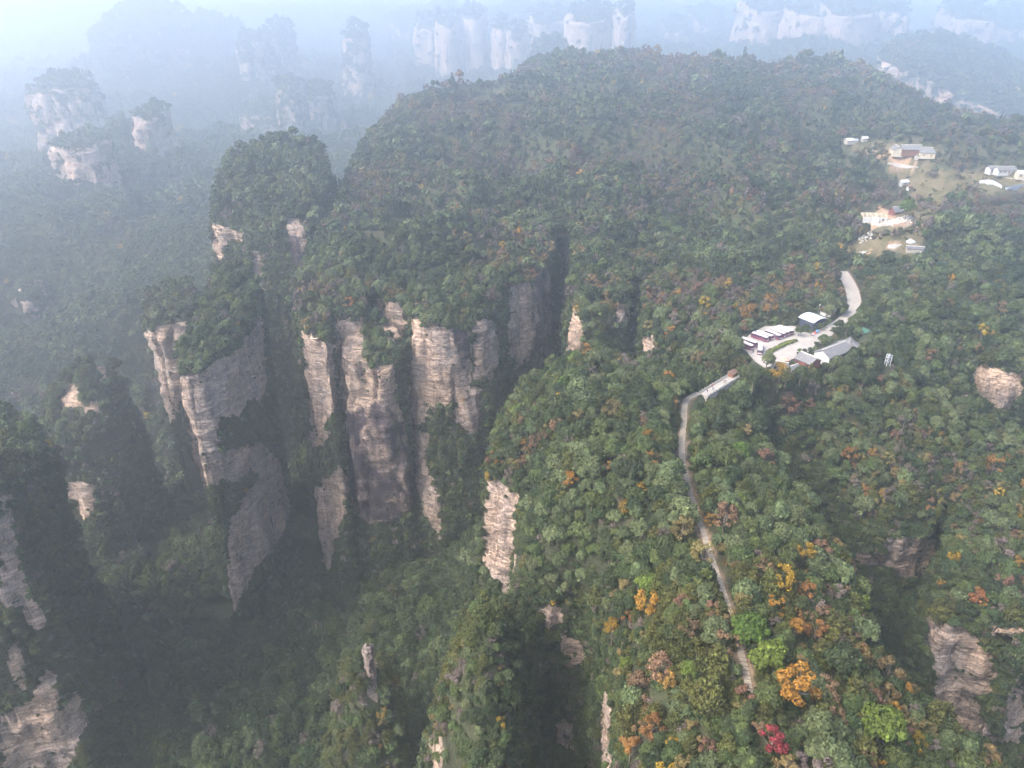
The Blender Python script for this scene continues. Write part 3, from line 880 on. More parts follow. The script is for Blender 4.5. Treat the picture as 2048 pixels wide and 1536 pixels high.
def build_cliff(m):
    P = m['per']; n = len(P)
    nx_ = np.roll(P, -1, 0) - np.roll(P, 1, 0)
    nrm = np.stack([nx_[:, 1], -nx_[:, 0]], 1)
    nrm /= np.linalg.norm(nrm, axis=1)[:, None] + 1e-9
    for _ in range(2):
        nrm = nrm * 0.5 + (np.roll(nrm, 1, 0) + np.roll(nrm, -1, 0)) * 0.25
    nrm /= np.linalg.norm(nrm, axis=1)[:, None] + 1e-9
    zt = top_h(m, P[:, 0], P[:, 1], np.zeros(n)) + m['rnd'] * 0.3
    zt = np.minimum(zt, P[:, 2] + 3)
    zb = valley(P[:, 0], P[:, 1]) - 10
    if m['foot'] is not None:
        zb = np.full(n, float(m['foot']))
    zb = np.minimum(zb, zt - 4)
    hmax = float((zt - zb).max())
    dz = m['ds'] * 1.1
    rows = max(4, int(hmax / dz))
    t = np.linspace(0, 1, rows)[:, None]
    Z = zt[None] + (zb - zt)[None] * t
    X0 = np.repeat(P[:, 0][None], rows, 0); Y0 = np.repeat(P[:, 1][None], rows, 0)
    A = m['amp']
    wx = X0 + 3 * vn(X0 / 9, Y0 / 9, Z / 25, 40); wy = Y0 + 3 * vn(X0 / 9, Y0 / 9, Z / 25, 41)
    d = 3.2 * A * fbm(X0 / 26, Y0 / 26, Z / 38, 3, 21)
    d += 4.2 * A * steps(vn(wx / 9, wy / 9, Z / 70, 22), 3, 0.25)
    d += 2.4 * A * steps(vn(wx / 4.2, wy / 4.2, Z / 30, 23), 3, 0.3)
    zs = Z + 2.5 * vn(X0 / 22, Y0 / 22, Z / 40, 31)
    d += 1.3 * A * steps(vn(X0 / 60, Y0 / 60, zs / 5.2, 24), 3, 0.2)
    d += 0.5 * A * vn(X0 / 14, Y0 / 14, zs / 1.7, 25)
    d += 0.35 * A * vn(X0 / 1.8, Y0 / 1.8, Z / 1.8, 26)
    # narrow vertical joints
    j = np.abs(vn(wx / 13, wy / 13, Z / 150, 27))
    d -= 3.6 * A * (1 - sstep(0.0, 0.07, j))
    lim = 6.5 if A > 1.2 else 5.0
    d = np.clip(d, -lim, lim)
    dep = (zt[None] - Z)
    ro = m['rnd'] * (1 - sstep(0, 8, dep)) * 0.5
    d = d * sstep(-2, 6, dep) - ro
    d += m['taper'] * dep
    hb = (Z - zb[None])
    d += 6.0 * (1 - sstep(0, 28, hb)) * (0.5 + 0.5 * vn(X0 / 16, Y0 / 16, 0 * Z, 29))
    X = X0 + nrm[None, :, 0] * d; Y = Y0 + nrm[None, :, 1] * d
    V = [np.stack([X, Y, Z], 2).reshape(-1, 3)]
    # lip that runs inward over the cap
    for k_in, dzv in ((2.2, 0.25), (5.0, 0.3), (9.0, 0.3)):
        xi = P[:, 0] - nrm[:, 0] * (k_in + 0.5 * m['rnd']); yi = P[:, 1] - nrm[:, 1] * (k_in + 0.5 * m['rnd'])
        di, _ = seg_dist(xi, yi, m['poly'])
        zi = top_h(m, xi, yi, di) - 0.25 * dzv - (0.0 if k_in < 6 else 0.7)
        V.append(np.stack([xi, yi, zi], 1))
    V = np.concatenate(V)
    i = np.arange(rows - 1)[:, None] * n + np.arange(n)[None]
    i2 = np.arange(rows - 1)[:, None] * n + ((np.arange(n) + 1) % n)[None]
    F = [np.stack([i, i + n, i2 + n, i2], 2).reshape(-1, 4)]
    a = np.arange(n); b = (a + 1) % n
    L1 = rows * n; L2 = (rows + 1) * n
    F.append(np.stack([a, b, L1 + b, L1 + a], 1))
    if n > 24:
        F.append(np.stack([L1 + a, L1 + b, L2 + b, L2 + a], 1))
        F.append(np.stack([L2 + a, L2 + b, L2 + n + b, L2 + n + a], 1))
    F = np.concatenate(F)
    me = mesh_np(m['name'], V, F, M_ROCK, False)
    x, y, z = V[:, 0], V[:, 1], V[:, 2]
    u, v, _ = proj(x, y, z)
    near = y < 700
    wob = 5 * vn(x / 4, y / 4, z / 4, 61)
    bare_px = region_mask(u + wob, v + wob, y, ROCK)
    nb = fbm(x / 11, y / 11, z / 17, 3, 52) * 0.9 + 0.25 * vn(x / 4, y / 4, z / 5, 53)
    bare_n = (nb * 0.5 + 0.5) > (0.30 + 0.42 * m['veg'])
    far = (y > 700)
    inview = (u > -60) & (u < 2110) & (v > -50) & (v < 1620)
    bare = np.where(far, bare_n, np.where(inview, bare_px, bare_n)).astype(float)
    stn = region_mask(u, v, y, STAIN_SHADE).astype(float)
    attr(me, 'bare', bare); attr(me, 'stain_shade', stn)
    o = link(bpy.data.objects.new(m['name'], me))
    tag(o, m['label'], None, kind='structure')
    # shrub sites
    nV = rows * n
    sp = 2.7 if y.min() < 700 else (7.0 if y.min() < 1900 else 11.0)
    cellA = m['ds'] * dz
    pr = cellA / (sp * sp)
    led = (vn(x[:nV] / 12, y[:nV] / 12, z[:nV] / 2.2, 71) > 0.55) | (vn(x[:nV] / 3.5, y[:nV] / 3.5, z[:nV] / 30, 72) > 0.66)
    pick = np.nonzero(((RNG.random(nV) < pr) & (bare[:nV] < 0.5)) | ((RNG.random(nV) < pr * 0.8) & led & (y[:nV] < 700) & (m['veg'] > 0)))[0]
    # keep what can be near the frame
    pu, pv = u[pick], v[pick]
    pick = pick[(pu > -120) & (pu < 2170) & (pv > -60) & (pv < 1700)]
    nn = nrm[pick % n]
    WALLPTS.append(np.stack([x[pick], y[pick], z[pick], nn[:, 0], nn[:, 1], np.full(len(pick), m['id'])], 1))
    return o


ground = build_ground()
for m in MESAS:
    build_cliff(m)


def build_spire():
    cx, cy, _ = WY(739, 1310, 249)
    prof = [(-132, 2.6), (-124, 2.2), (-119, 1.5), (-114, 1.9), (-110, 1.6), (-106, 2.2), (-102, 1.9), (-99, 2.5), (-96, 2.1), (-93, 2.9), (-90.5, 2.5), (-88.6, 2.7), (-87.2, 1.5), (-86.8, 0.2)]
    zz = np.arange(-132, -86.7, 0.45)
    rr_ = np.interp(zz, [p[0] for p in prof], [p[1] for p in prof])
    n = 28
    a = np.linspace(0, 2 * math.pi, n, endpoint=False)
    Z = np.repeat(zz[:, None], n, 1); A_ = np.repeat(a[None], len(zz), 0)
    bx, by = np.cos(A_), np.sin(A_)
    d = 1 + 0.32 * steps(vn(bx * 1.3 + 5, by * 1.3, Z / 7, 91), 4, 0.3) + 0.22 * steps(vn(bx * 3, by * 3, Z / 2.6, 92), 3, 0.3) + 0.08 * vn(bx * 6, by * 6, Z / 0.8, 93)
    X = cx + bx * rr_[:, None] * d * 0.95 + 0.5 * vn(Z / 9, Z * 0, Z * 0, 94); Y = cy + by * rr_[:, None] * d
    V = np.stack([X, Y, Z], 2).reshape(-1, 3)
    i = np.arange(len(zz) - 1)[:, None] * n + np.arange(n)[None]
    i2 = np.arange(len(zz) - 1)[:, None] * n + ((np.arange(n) + 1) % n)[None]
    me = mesh_np('rock_spire', V, np.stack([i, i2, i2 + n, i + n], 2).reshape(-1, 4), M_ROCK)
    attr(me, 'bare', np.ones(len(V))); attr(me, 'stain_shade', np.zeros(len(V)))
    tag(link(bpy.data.objects.new('rock_spire', me)), 'slim pale rock tip standing out of the small wooded pillar', kind='structure')


build_spire()

# ------------------------------------------------------------------ tree kinds
LEAF = {
    'green': leaf_material('green leaves', (0.040, 0.054, 0.016)),
    'sage': leaf_material('sage green leaves', (0.058, 0.073, 0.030)),
    'dark': leaf_material('dark green leaves', (0.023, 0.034, 0.012)),
    'olive': leaf_material('olive pine needles', (0.046, 0.049, 0.012)),
    'lime': leaf_material('bright green leaves', (0.052, 0.078, 0.012), 0.2),
    'gold': leaf_material('golden leaves', (0.155, 0.088, 0.011), 0.25),
    'orange': leaf_material('orange leaves', (0.145, 0.070, 0.020), 0.25),
    'rust': leaf_material('dry rusty leaves', (0.10, 0.058, 0.034), 0.25),
    'brown': leaf_material('thin brown twigs and leaves', (0.078, 0.060, 0.052), 0.25),
    'red': leaf_material('red leaves', (0.15, 0.030, 0.020), 0.2),
    'yellow': leaf_material('yellow leaves', (0.25, 0.155, 0.018), 0.15),
    'tan': leaf_material('yellow brown leaves', (0.098, 0.074, 0.028), 0.25),
}


def quads_from(C, Nn, size, rng, jit=0.45):
    """leaf clumps: one bent quad each, facing about along Nn"""
    n = len(C)
    Nn = Nn + rng.normal(0, jit, (n, 3))
    Nn /= np.linalg.norm(Nn, axis=1)[:, None] + 1e-9
    r = rng.normal(0, 1, (n, 3))
    T = np.cross(Nn, r); T /= np.linalg.norm(T, axis=1)[:, None] + 1e-9
    B = np.cross(Nn, T)
    s = size * rng.uniform(0.6, 1.35, n)[:, None]
    e = s * rng.uniform(0.55, 1.0, n)[:, None]
    V = np.stack([C - T * s, C - B * e + Nn * s * 0.18, C + T * s, C + B * e - Nn * s * 0.12], 1).reshape(-1, 3)
    F = np.arange(4 * n).reshape(n, 4)
    return V, F


def crown_mesh(name, kind, nleaf, size, seed):
    rng = np.random.default_rng(seed)
    Cs, Ns = [], []
    if kind == 'round':
        nb = rng.integers(12, 20)
        bl = []
        ex, ey = rng.uniform(0.75, 1.25, 2)
        for i in range(nb):
            a = rng.uniform(0, 2 * math.pi); h = rng.uniform(-0.35, 1.0)
            rr = math.sqrt(max(0, 1 - max(h, 0) ** 2)) * rng.uniform(0.55, 1.0)
            bl.append((2.3 * ex * rr * math.cos(a), 2.3 * ey * rr * math.sin(a), 4.6 + rng.uniform(1.4, 2.5) * h, rng.uniform(0.65, 1.4)))
        bl.append((0, 0, 5.2, 2.1))
    elif kind == 'open':      # airy autumn crown with separate tufts
        nb = rng.integers(16, 22)
        bl = []
        for i in range(nb):
            a = rng.uniform(0, 2 * math.pi); h = rng.uniform(-0.6, 1.0)
            rr = math.sqrt(max(0.1, 1 - h * h)) * rng.uniform(0.6, 1.1)
            bl.append((2.4 * rr * math.cos(a), 2.4 * rr * math.sin(a), 4.8 + 2.3 * h, rng.uniform(0.5, 0.85)))
    elif kind == 'pine':
        bl = []
        for k in range(6):
            z = 3.0 + k * 0.95
            rad = 2.7 * (1 - k / 7.5)
            for j in range(5 if k < 4 else 3):
                a = rng.uniform(0, 2 * math.pi)
                bl.append((rad * 0.65 * math.cos(a), rad * 0.65 * math.sin(a), z + rng.uniform(-0.2, 0.2), rad * 0.48 + 0.25))
    elif kind == 'cone':
        bl = []
        for k in range(10):
            z = 1.8 + k * 0.85
            rad = 1.9 * (1 - k / 10.5)
            bl.append((rng.uniform(-.2, .2), rng.uniform(-.2, .2), z, rad * 0.9 + 0.15))
    else:                    # shrub
        bl = [(rng.uniform(-1.2, 1.2), rng.uniform(-1.2, 1.2), rng.uniform(0.3, 1.7), rng.uniform(0.7, 1.15)) for _ in range(8)]
    bl = np.array(bl)
    w = bl[:, 3] ** 2
    w = w / w.sum()
    k = rng.choice(len(bl), nleaf, p=w)
    d = rng.normal(0, 1, (nleaf, 3))
    d[:, 2] = np.where(d[:, 2] < 0, d[:, 2] * np.where(rng.random(nleaf) < 0.7, -1, 1), d[:, 2])
    d /= np.linalg.norm(d, axis=1)[:, None]
    flat = np.array([1, 1, {'pine': 0.35, 'cone': 0.6}.get(kind, 0.85)])
    C = bl[k, :3] + d * bl[k, 3:4] * flat * rng.uniform(0.78, 1.06, nleaf)[:, None]
    ctr = np.array([0, 0, 4.0 if kind != 'bush' else 0.5])
    out = C - ctr
    out /= np.linalg.norm(out, axis=1)[:, None] + 1e-9
    Nn = d * 0.8 + out * 0.35 + np.array([0, 0, 0.25])
    V, F = quads_from(C, Nn, size, rng, 0.55 if kind != 'pine' else 0.8)
    btone = rng.uniform(0.8, 1.22, len(bl))
    tone = np.repeat(btone[k] * np.exp(rng.normal(0, 0.24, nleaf)), 4)
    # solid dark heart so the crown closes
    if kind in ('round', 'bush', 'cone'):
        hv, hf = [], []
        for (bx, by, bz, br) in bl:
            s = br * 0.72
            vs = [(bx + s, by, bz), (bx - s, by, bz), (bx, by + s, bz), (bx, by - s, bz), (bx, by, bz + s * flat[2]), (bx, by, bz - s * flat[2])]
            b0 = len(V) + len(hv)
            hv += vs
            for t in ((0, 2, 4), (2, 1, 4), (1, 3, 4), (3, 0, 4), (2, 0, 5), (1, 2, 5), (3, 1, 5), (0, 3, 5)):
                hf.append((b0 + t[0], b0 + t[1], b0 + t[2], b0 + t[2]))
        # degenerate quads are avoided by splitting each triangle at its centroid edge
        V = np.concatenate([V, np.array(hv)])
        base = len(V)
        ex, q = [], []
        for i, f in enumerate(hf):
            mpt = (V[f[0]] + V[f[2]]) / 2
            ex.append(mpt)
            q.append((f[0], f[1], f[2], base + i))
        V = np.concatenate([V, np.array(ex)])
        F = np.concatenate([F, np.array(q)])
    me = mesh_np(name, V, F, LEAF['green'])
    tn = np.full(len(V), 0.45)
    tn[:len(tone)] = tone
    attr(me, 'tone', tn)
    return me


def tube(pts, rads, sides=5):
    V, F = [], []
    for (p, r) in zip(pts, rads):
        for k in range(sides):
            a = 2 * math.pi * k / sides
            V.append((p[0] + r * math.cos(a), p[1] + r * math.sin(a), p[2]))
    for i in range(len(pts) - 1):
        for k in range(sides):
            F.append((i * sides + k, i * sides + (k + 1) % sides, (i + 1) * sides + (k + 1) % sides, (i + 1) * sides + k))
    return V, F


def trunk_mesh(name, seed, h=5.5, bare=False):
    rng = random.Random(seed)
    V, F = [], []

    def add(p, r, s=5):
        v, f = tube(p, r, s)
        b = len(V)
        V.extend(v); F.extend(tuple(b + i for i in q) for q in f)
    add([(0, 0, -1.5), (0.05, 0, 1.2), (0.1, 0.08, 3), (0.0, 0.1, h)], [0.24, 0.2, 0.15, 0.06])
    for i in range(12 if bare else 6):
        a = rng.uniform(0, 6.28); z0 = rng.uniform(1.8, 4.4); L = rng.uniform(1.4, 2.6); rise = rng.uniform(0.8, 2.2)
        add([(0.05, 0.05, z0), (L * 0.5 * math.cos(a), L * 0.5 * math.sin(a), z0 + rise * 0.6), (L * math.cos(a), L * math.sin(a), z0 + rise)],
            [0.09, 0.06, 0.025], 4)
    return mesh_np(name, V, F, M_BARK)


# (shape kind, leaf quads, clump size) for three distances
SHAPES = {'round': ((1800, 0.265), (400, 0.5), (130, 0.9)), 'open': ((1000, 0.215), (280, 0.38), (110, 0.7)), 'pine': ((1500, 0.24), (360, 0.42), (120, 0.8)),
          'cone': ((1000, 0.24), (260, 0.42), (90, 0.75)), 'bush': ((420, 0.24), (160, 0.4), (70, 0.75))}
NVAR = {'round': 6, 'open': 4, 'pine': 2, 'cone': 2, 'bush': 3}
CROWNS = {}
for kind, lods in SHAPES.items():
    for L, (nl, sz) in enumerate(lods):
        for q in range(NVAR[kind]):
            CROWNS[(kind, L, q)] = crown_mesh('crown', kind, nl, sz, hash((len(kind), L * 7 + q)) % 9999 + q * 31)
TRUNKS = [trunk_mesh('trunk', s) for s in range(2)] + [trunk_mesh('trunk', 9, 6.0, True)]

# which shape / colour combinations exist: name -> (shape, leaf colour)
SPEC = {'green': ('round', 'green'), 'sage': ('round', 'sage'), 'dark': ('round', 'dark'), 'olive': ('pine', 'olive'), 'lime': ('round', 'lime'), 'gold': ('open', 'gold'),
        'orange': ('open', 'orange'), 'rust': ('open', 'rust'), 'brown': ('open', 'brown'), 'red': ('open', 'red'), 'yellow': ('open', 'yellow'), 'tan': ('open', 'tan'),
        'conifer': ('cone', 'dark'), 'bush_green': ('bush', 'green'), 'bush_sage': ('bush', 'sage'), 'bush_dark': ('bush', 'dark'), 'bush_olive': ('bush', 'olive'),
        'bush_brown': ('bush', 'brown'), 'bush_tan': ('bush', 'tan')}
proto_coll = bpy.data.collections.new('tree_kinds')
PROTO = {}
_names = []
for sp_, (shape, leaf) in SPEC.items():
    for L in range(3):
        for q in range(NVAR[shape]):
            nm = 'kind_%s_%d_%d' % (sp_, L, q)
            o = bpy.data.objects.new(nm, CROWNS[(shape, L, q)])
            o.material_slots[0].link = 'OBJECT'
            o.material_slots[0].material = LEAF[leaf]
            proto_coll.objects.link(o)
            _names.append(nm)
_names.sort()
PIDX = {n: i for i, n in enumerate(_names)}


def pidx(spec, L, q):
    return PIDX['kind_%s_%d_%d' % (spec, L, q % NVAR[SPEC[spec][0]])]


# ------------------------------------------------------------------ scatter the forest
def choose(rng, table, st=None):
    names = list(table); p = np.array([table[k] for k in names], float)
    if st is not None:
        a, b, c = st
        for q, k in enumerate(names):
            p[q] *= math.exp((4.6 * a if k in ('brown', 'tan', 'rust', 'orange', 'gold', 'yellow') else 0) + (3.5 * b if k in ('olive', 'conifer', 'lime') else 0)
                             + (2.2 * c if k == 'sage' else -2.2 * c if k == 'dark' else 0))
    return names[rng.choice(len(names), p=p / p.sum())]


MIX_PLATEAU = dict(green=24, sage=20, dark=24, olive=5, brown=9, tan=7, rust=4, gold=0.5, orange=0.5, conifer=8, yellow=0.4)
MIX_FAR = dict(green=18, sage=12, dark=20, brown=24, tan=14, rust=7, orange=0.5, conifer=12, yellow=0.3)
MIX_RIDGE = dict(green=28, sage=30, dark=20, olive=8, brown=3, tan=3, rust=2.5, gold=1.5, lime=1.0, orange=0.8)
MIX_LOW = dict(green=22, sage=12, dark=12, olive=20, lime=1.2, brown=4, rust=7, gold=2.2, orange=2.5, tan=7)
MIX_VALLEY = dict(green=30, dark=52, sage=14, olive=3, brown=4, yellow=0.4)
MIX_RIGHT = dict(green=28, sage=20, dark=22, olive=8, brown=5, tan=6, rust=4, gold=1.5, yellow=1, orange=1.5)

pts = []
rows_out = []


def scatter_zone(y0, y1, sp):
    ys = np.arange(y0, y1, sp * 0.87)
    out = []
    for i, yy in enumerate(ys):
        half = 0.74 * (yy + 60) + 10
        xs = np.arange(-half, half, sp) + (sp / 2 if i % 2 else 0)
        out.append(np.stack([xs + RNG.uniform(-0.42, 0.42, len(xs)) * sp, yy + RNG.uniform(-0.42, 0.42, len(xs)) * sp], 1))
    return np.concatenate(out)


ZONES = [(85, 300, 3.4, 0), (300, 460, 3.7, 0), (460, 620, 4.3, 1), (620, 900, 5.2, 1), (900, 1350, 7.0, 2), (1350, 2300, 10.0, 2), (2300, 4300, 18.0, 2)]
TREES = []    # x, y, z, scale, spec, lod, variant, mid
for (y0, y1, sp, L) in ZONES:
    P = scatter_zone(y0, y1, sp)
    z, mid, md = height(P[:, 0], P[:, 1])
    u, v, dep = proj(P[:, 0], P[:, 1], z + 4)
    ok = (u > -150) & (u < 2200) & (v > -80) & (v < 1700)
    ok &= ~((mid >= 0) & (md < 0.8))
    base = 1.0 if L < 2 else (1.25 if y1 <= 1350 else 1.8 if y1 <= 2300 else 3.0)
    cl = fbm(P[:, 0] / 30, P[:, 1] / 30, 0.0, 2, 88)
    sc = base * (0.94 + 0.25 * cl) * np.clip(np.exp(RNG.normal(-0.06, 0.26, len(P))), 0.5, 1.7)
    # clear views
    ptr = ROADS['path']['pts']
    pu_ = np.interp(v, [p[1] for p in ptr[1:]], [p[0] for p in ptr[1:]])
    lo_ = sstep(1080, 1120, v)
    on_tr = (v > 796) & (v < 1345) & (P[:, 1] < 330) & (mid == 2)
    hide = on_tr & (np.abs(u - pu_) < FOC * 2.4 * sc / dep * (0.8 - 0.25 * lo_) + 4) & (RNG.random(len(P)) > 0.42 * lo_ + 0.05)
    ok &= ~hide
    crad = FOC * 2.4 * sc / dep
    bad = region_mask(u, v, P[:, 1], CLEAR) | region_mask(u, v + crad * 0.9, P[:, 1], CLEAR) | region_mask(u, v - crad * 0.9, P[:, 1], CLEAR)
    bad |= region_mask(u + crad * 0.9, v, P[:, 1], CLEAR) | region_mask(u - crad * 0.9, v, P[:, 1], CLEAR)
    rk = (region_mask(u, v, P[:, 1], ROCK) | region_mask(u, v - crad * 0.5, P[:, 1], ROCK)) & (RNG.random(len(P)) > np.where((mid == 0) & (P[:, 1] > 375), 0.55, 0.1))
    bad |= rk
    for r in ROADS.values():
        d, _ = seg_dist(P[:, 0], P[:, 1], r['world'], False)
        bad |= d < r['w'] / 2 + np.where(P[:, 1] < 235, 1.1, 2.3) * sc
    d, _ = seg_dist(P[:, 0], P[:, 1], LOT)
    bad |= (in_poly(P[:, 0], P[:, 1], LOT)) | (d < 2.5)
    u0, v0, _ = proj(P[:, 0], P[:, 1], z)
    fld = np.zeros(len(P), bool)
    for p in FIELD + SOIL:
        fld |= in_poly(u0, v0, p) & (mid == 0)
    thin = fld & (RNG.random(len(P)) > 0.48 + 0.5 * sstep(-0.1, 0.5, fbm(P[:, 0] / 18, P[:, 1] / 18, 0.0, 2, 91)))
    ok &= ~bad & ~thin
    st1 = fbm(P[:, 0] / 60, P[:, 1] / 60, 0.0, 3, 120); st2 = fbm(P[:, 0] / 26, P[:, 1] / 26, 3.0, 3, 121); st3 = fbm(P[:, 0] / 20, P[:, 1] / 20, 6.0, 2, 122)
    for i in np.nonzero(ok)[0]:
        x, y, zz, s = P[i, 0], P[i, 1], z[i], sc[i]
        mm = mid[i]
        if mm < 0:
            tab = MIX_VALLEY if y < 620 else MIX_FAR if y < 0 else MIX_VALLEY
            s *= 1.35 if y < 620 else 1.15
        elif mm == 2:
            tab = MIX_LOW if (v[i] > 1120 + 0.25 * (1500 - u[i]) and v[i] > 1080) else MIX_RIDGE
        elif mm == 0:
            tab = MIX_RIGHT if (u[i] > 1450 and v[i] > 700) else (MIX_FAR if v[i] < 430 else MIX_PLATEAU)
        elif mm in (3, 4):
            tab = dict(green=20, sage=10, dark=12, olive=26, brown=8, gold=1.5, tan=4)
        else:
            tab = dict(green=30, dark=40, olive=8, sage=14, brown=5, yellow=0.5)
        if fld[i]:
            spn = choose(RNG, dict(bush_green=4, bush_brown=5, bush_tan=5, bush_olive=2, brown=2, green=1))
        else:
            spn = choose(RNG, tab, (st1[i] * (1.0 if y > 420 else 0.55) - (0.0 if y > 420 else 0.12), st2[i], st3[i]))
        TREES.append((x, y, zz - 0.9 * s, s, spn, L, int(RNG.integers(0, 9)), mm))

print('terrain trees', len(TREES))

# cliff vegetation
SHRUBS = []
for W in WALLPTS:
    if not len(W):
        continue
    u, v, dep = proj(W[:, 0], W[:, 1], W[:, 2] + 1)
    inrock = region_mask(u, v, W[:, 1], ROCK)
    bad = region_mask(u, v, W[:, 1], CLEAR)
    for i in np.nonzero(~bad)[0]:
        x, y, z, nx, ny, mi = W[i]
        L = 0 if y < 330 else (1 if y < 750 else 2)
        s = RNG.uniform(0.7, 1.5) * (1.0 if y < 750 else 2.0 if y < 1900 else 3.2) * (0.45 if inrock[i] else 1.0)
        r = RNG.random()
        if mi in (3, 4):
            spn = choose(RNG, dict(bush_green=5, bush_olive=5, bush_sage=4, olive=2, bush_dark=3, sage=1, bush_brown=1))
        else:
            spn = choose(RNG, dict(bush_green=4, bush_dark=8, bush_sage=1.5, bush_olive=1.2, bush_brown=0.8, dark=2.0, green=1.0, olive=0.5, yellow=0.03))
        if not spn.startswith('bush'):
            s *= 0.55
            z -= 1.5 * s
            x += nx * 0.6; y += ny * 0.6
        SHRUBS.append((x - nx * 0.3, y - ny * 0.3, z - 0.8 * s, s, spn, L, int(RNG.integers(0, 9)), mi))
P = scatter_zone(480, 760, 2.8)
P = P[P[:, 0] > 180]
z, mid, md = height(P[:, 0], P[:, 1])
u, v, dep = proj(P[:, 0], P[:, 1], z)
fl = np.zeros(len(P), bool)
for p in FIELD:
    fl |= in_poly(u, v, p)
nn_ = fbm(P[:, 0] / 22, P[:, 1] / 12, 0.0, 3, 93) + 0.35 * vn(P[:, 0] / 5, P[:, 1] / 5, 0.0, 94)
ok = fl & (mid == 0) & (nn_ > 0.02) & ~region_mask(u, v, P[:, 1], CLEAR)
for i in np.nonzero(ok)[0]:
    spn = choose(RNG, dict(bush_green=4, bush_brown=6, bush_tan=6, bush_olive=3, bush_dark=3))
    SHRUBS.append((P[i, 0], P[i, 1], z[i] - 0.3, RNG.uniform(0.4, 1.3), spn, 1, int(RNG.integers(0, 9)), 0))
P = scatter_zone(85, 420, 3.0)
z, mid, md = height(P[:, 0], P[:, 1])
u, v, dep = proj(P[:, 0], P[:, 1], z + 1)
ok = (u > -100) & (u < 2150) & (v > 400) & (v < 1650) & (mid >= 0) & ~region_mask(u, v, P[:, 1], ROCK) & ~region_mask(u, v, P[:, 1], CLEAR)
for r in ROADS.values():
    d, _ = seg_dist(P[:, 0], P[:, 1], r['world'], False)
    ok &= d > r['w'] / 2 + 2.3
d, _ = seg_dist(P[:, 0], P[:, 1], LOT)
ok &= ~in_poly(P[:, 0], P[:, 1], LOT) & (d > 2)
for i in np.nonzero(ok)[0]:
    spn = choose(RNG, dict(bush_green=6, bush_dark=5, bush_sage=3, bush_olive=2, bush_brown=2, bush_tan=1))
    SHRUBS.append((P[i, 0], P[i, 1], z[i] - 0.3, RNG.uniform(0.6, 1.2), spn, 0 if P[i, 1] < 300 else 1, int(RNG.integers(0, 9)), mid[i]))
print('cliff shrubs', len(SHRUBS))

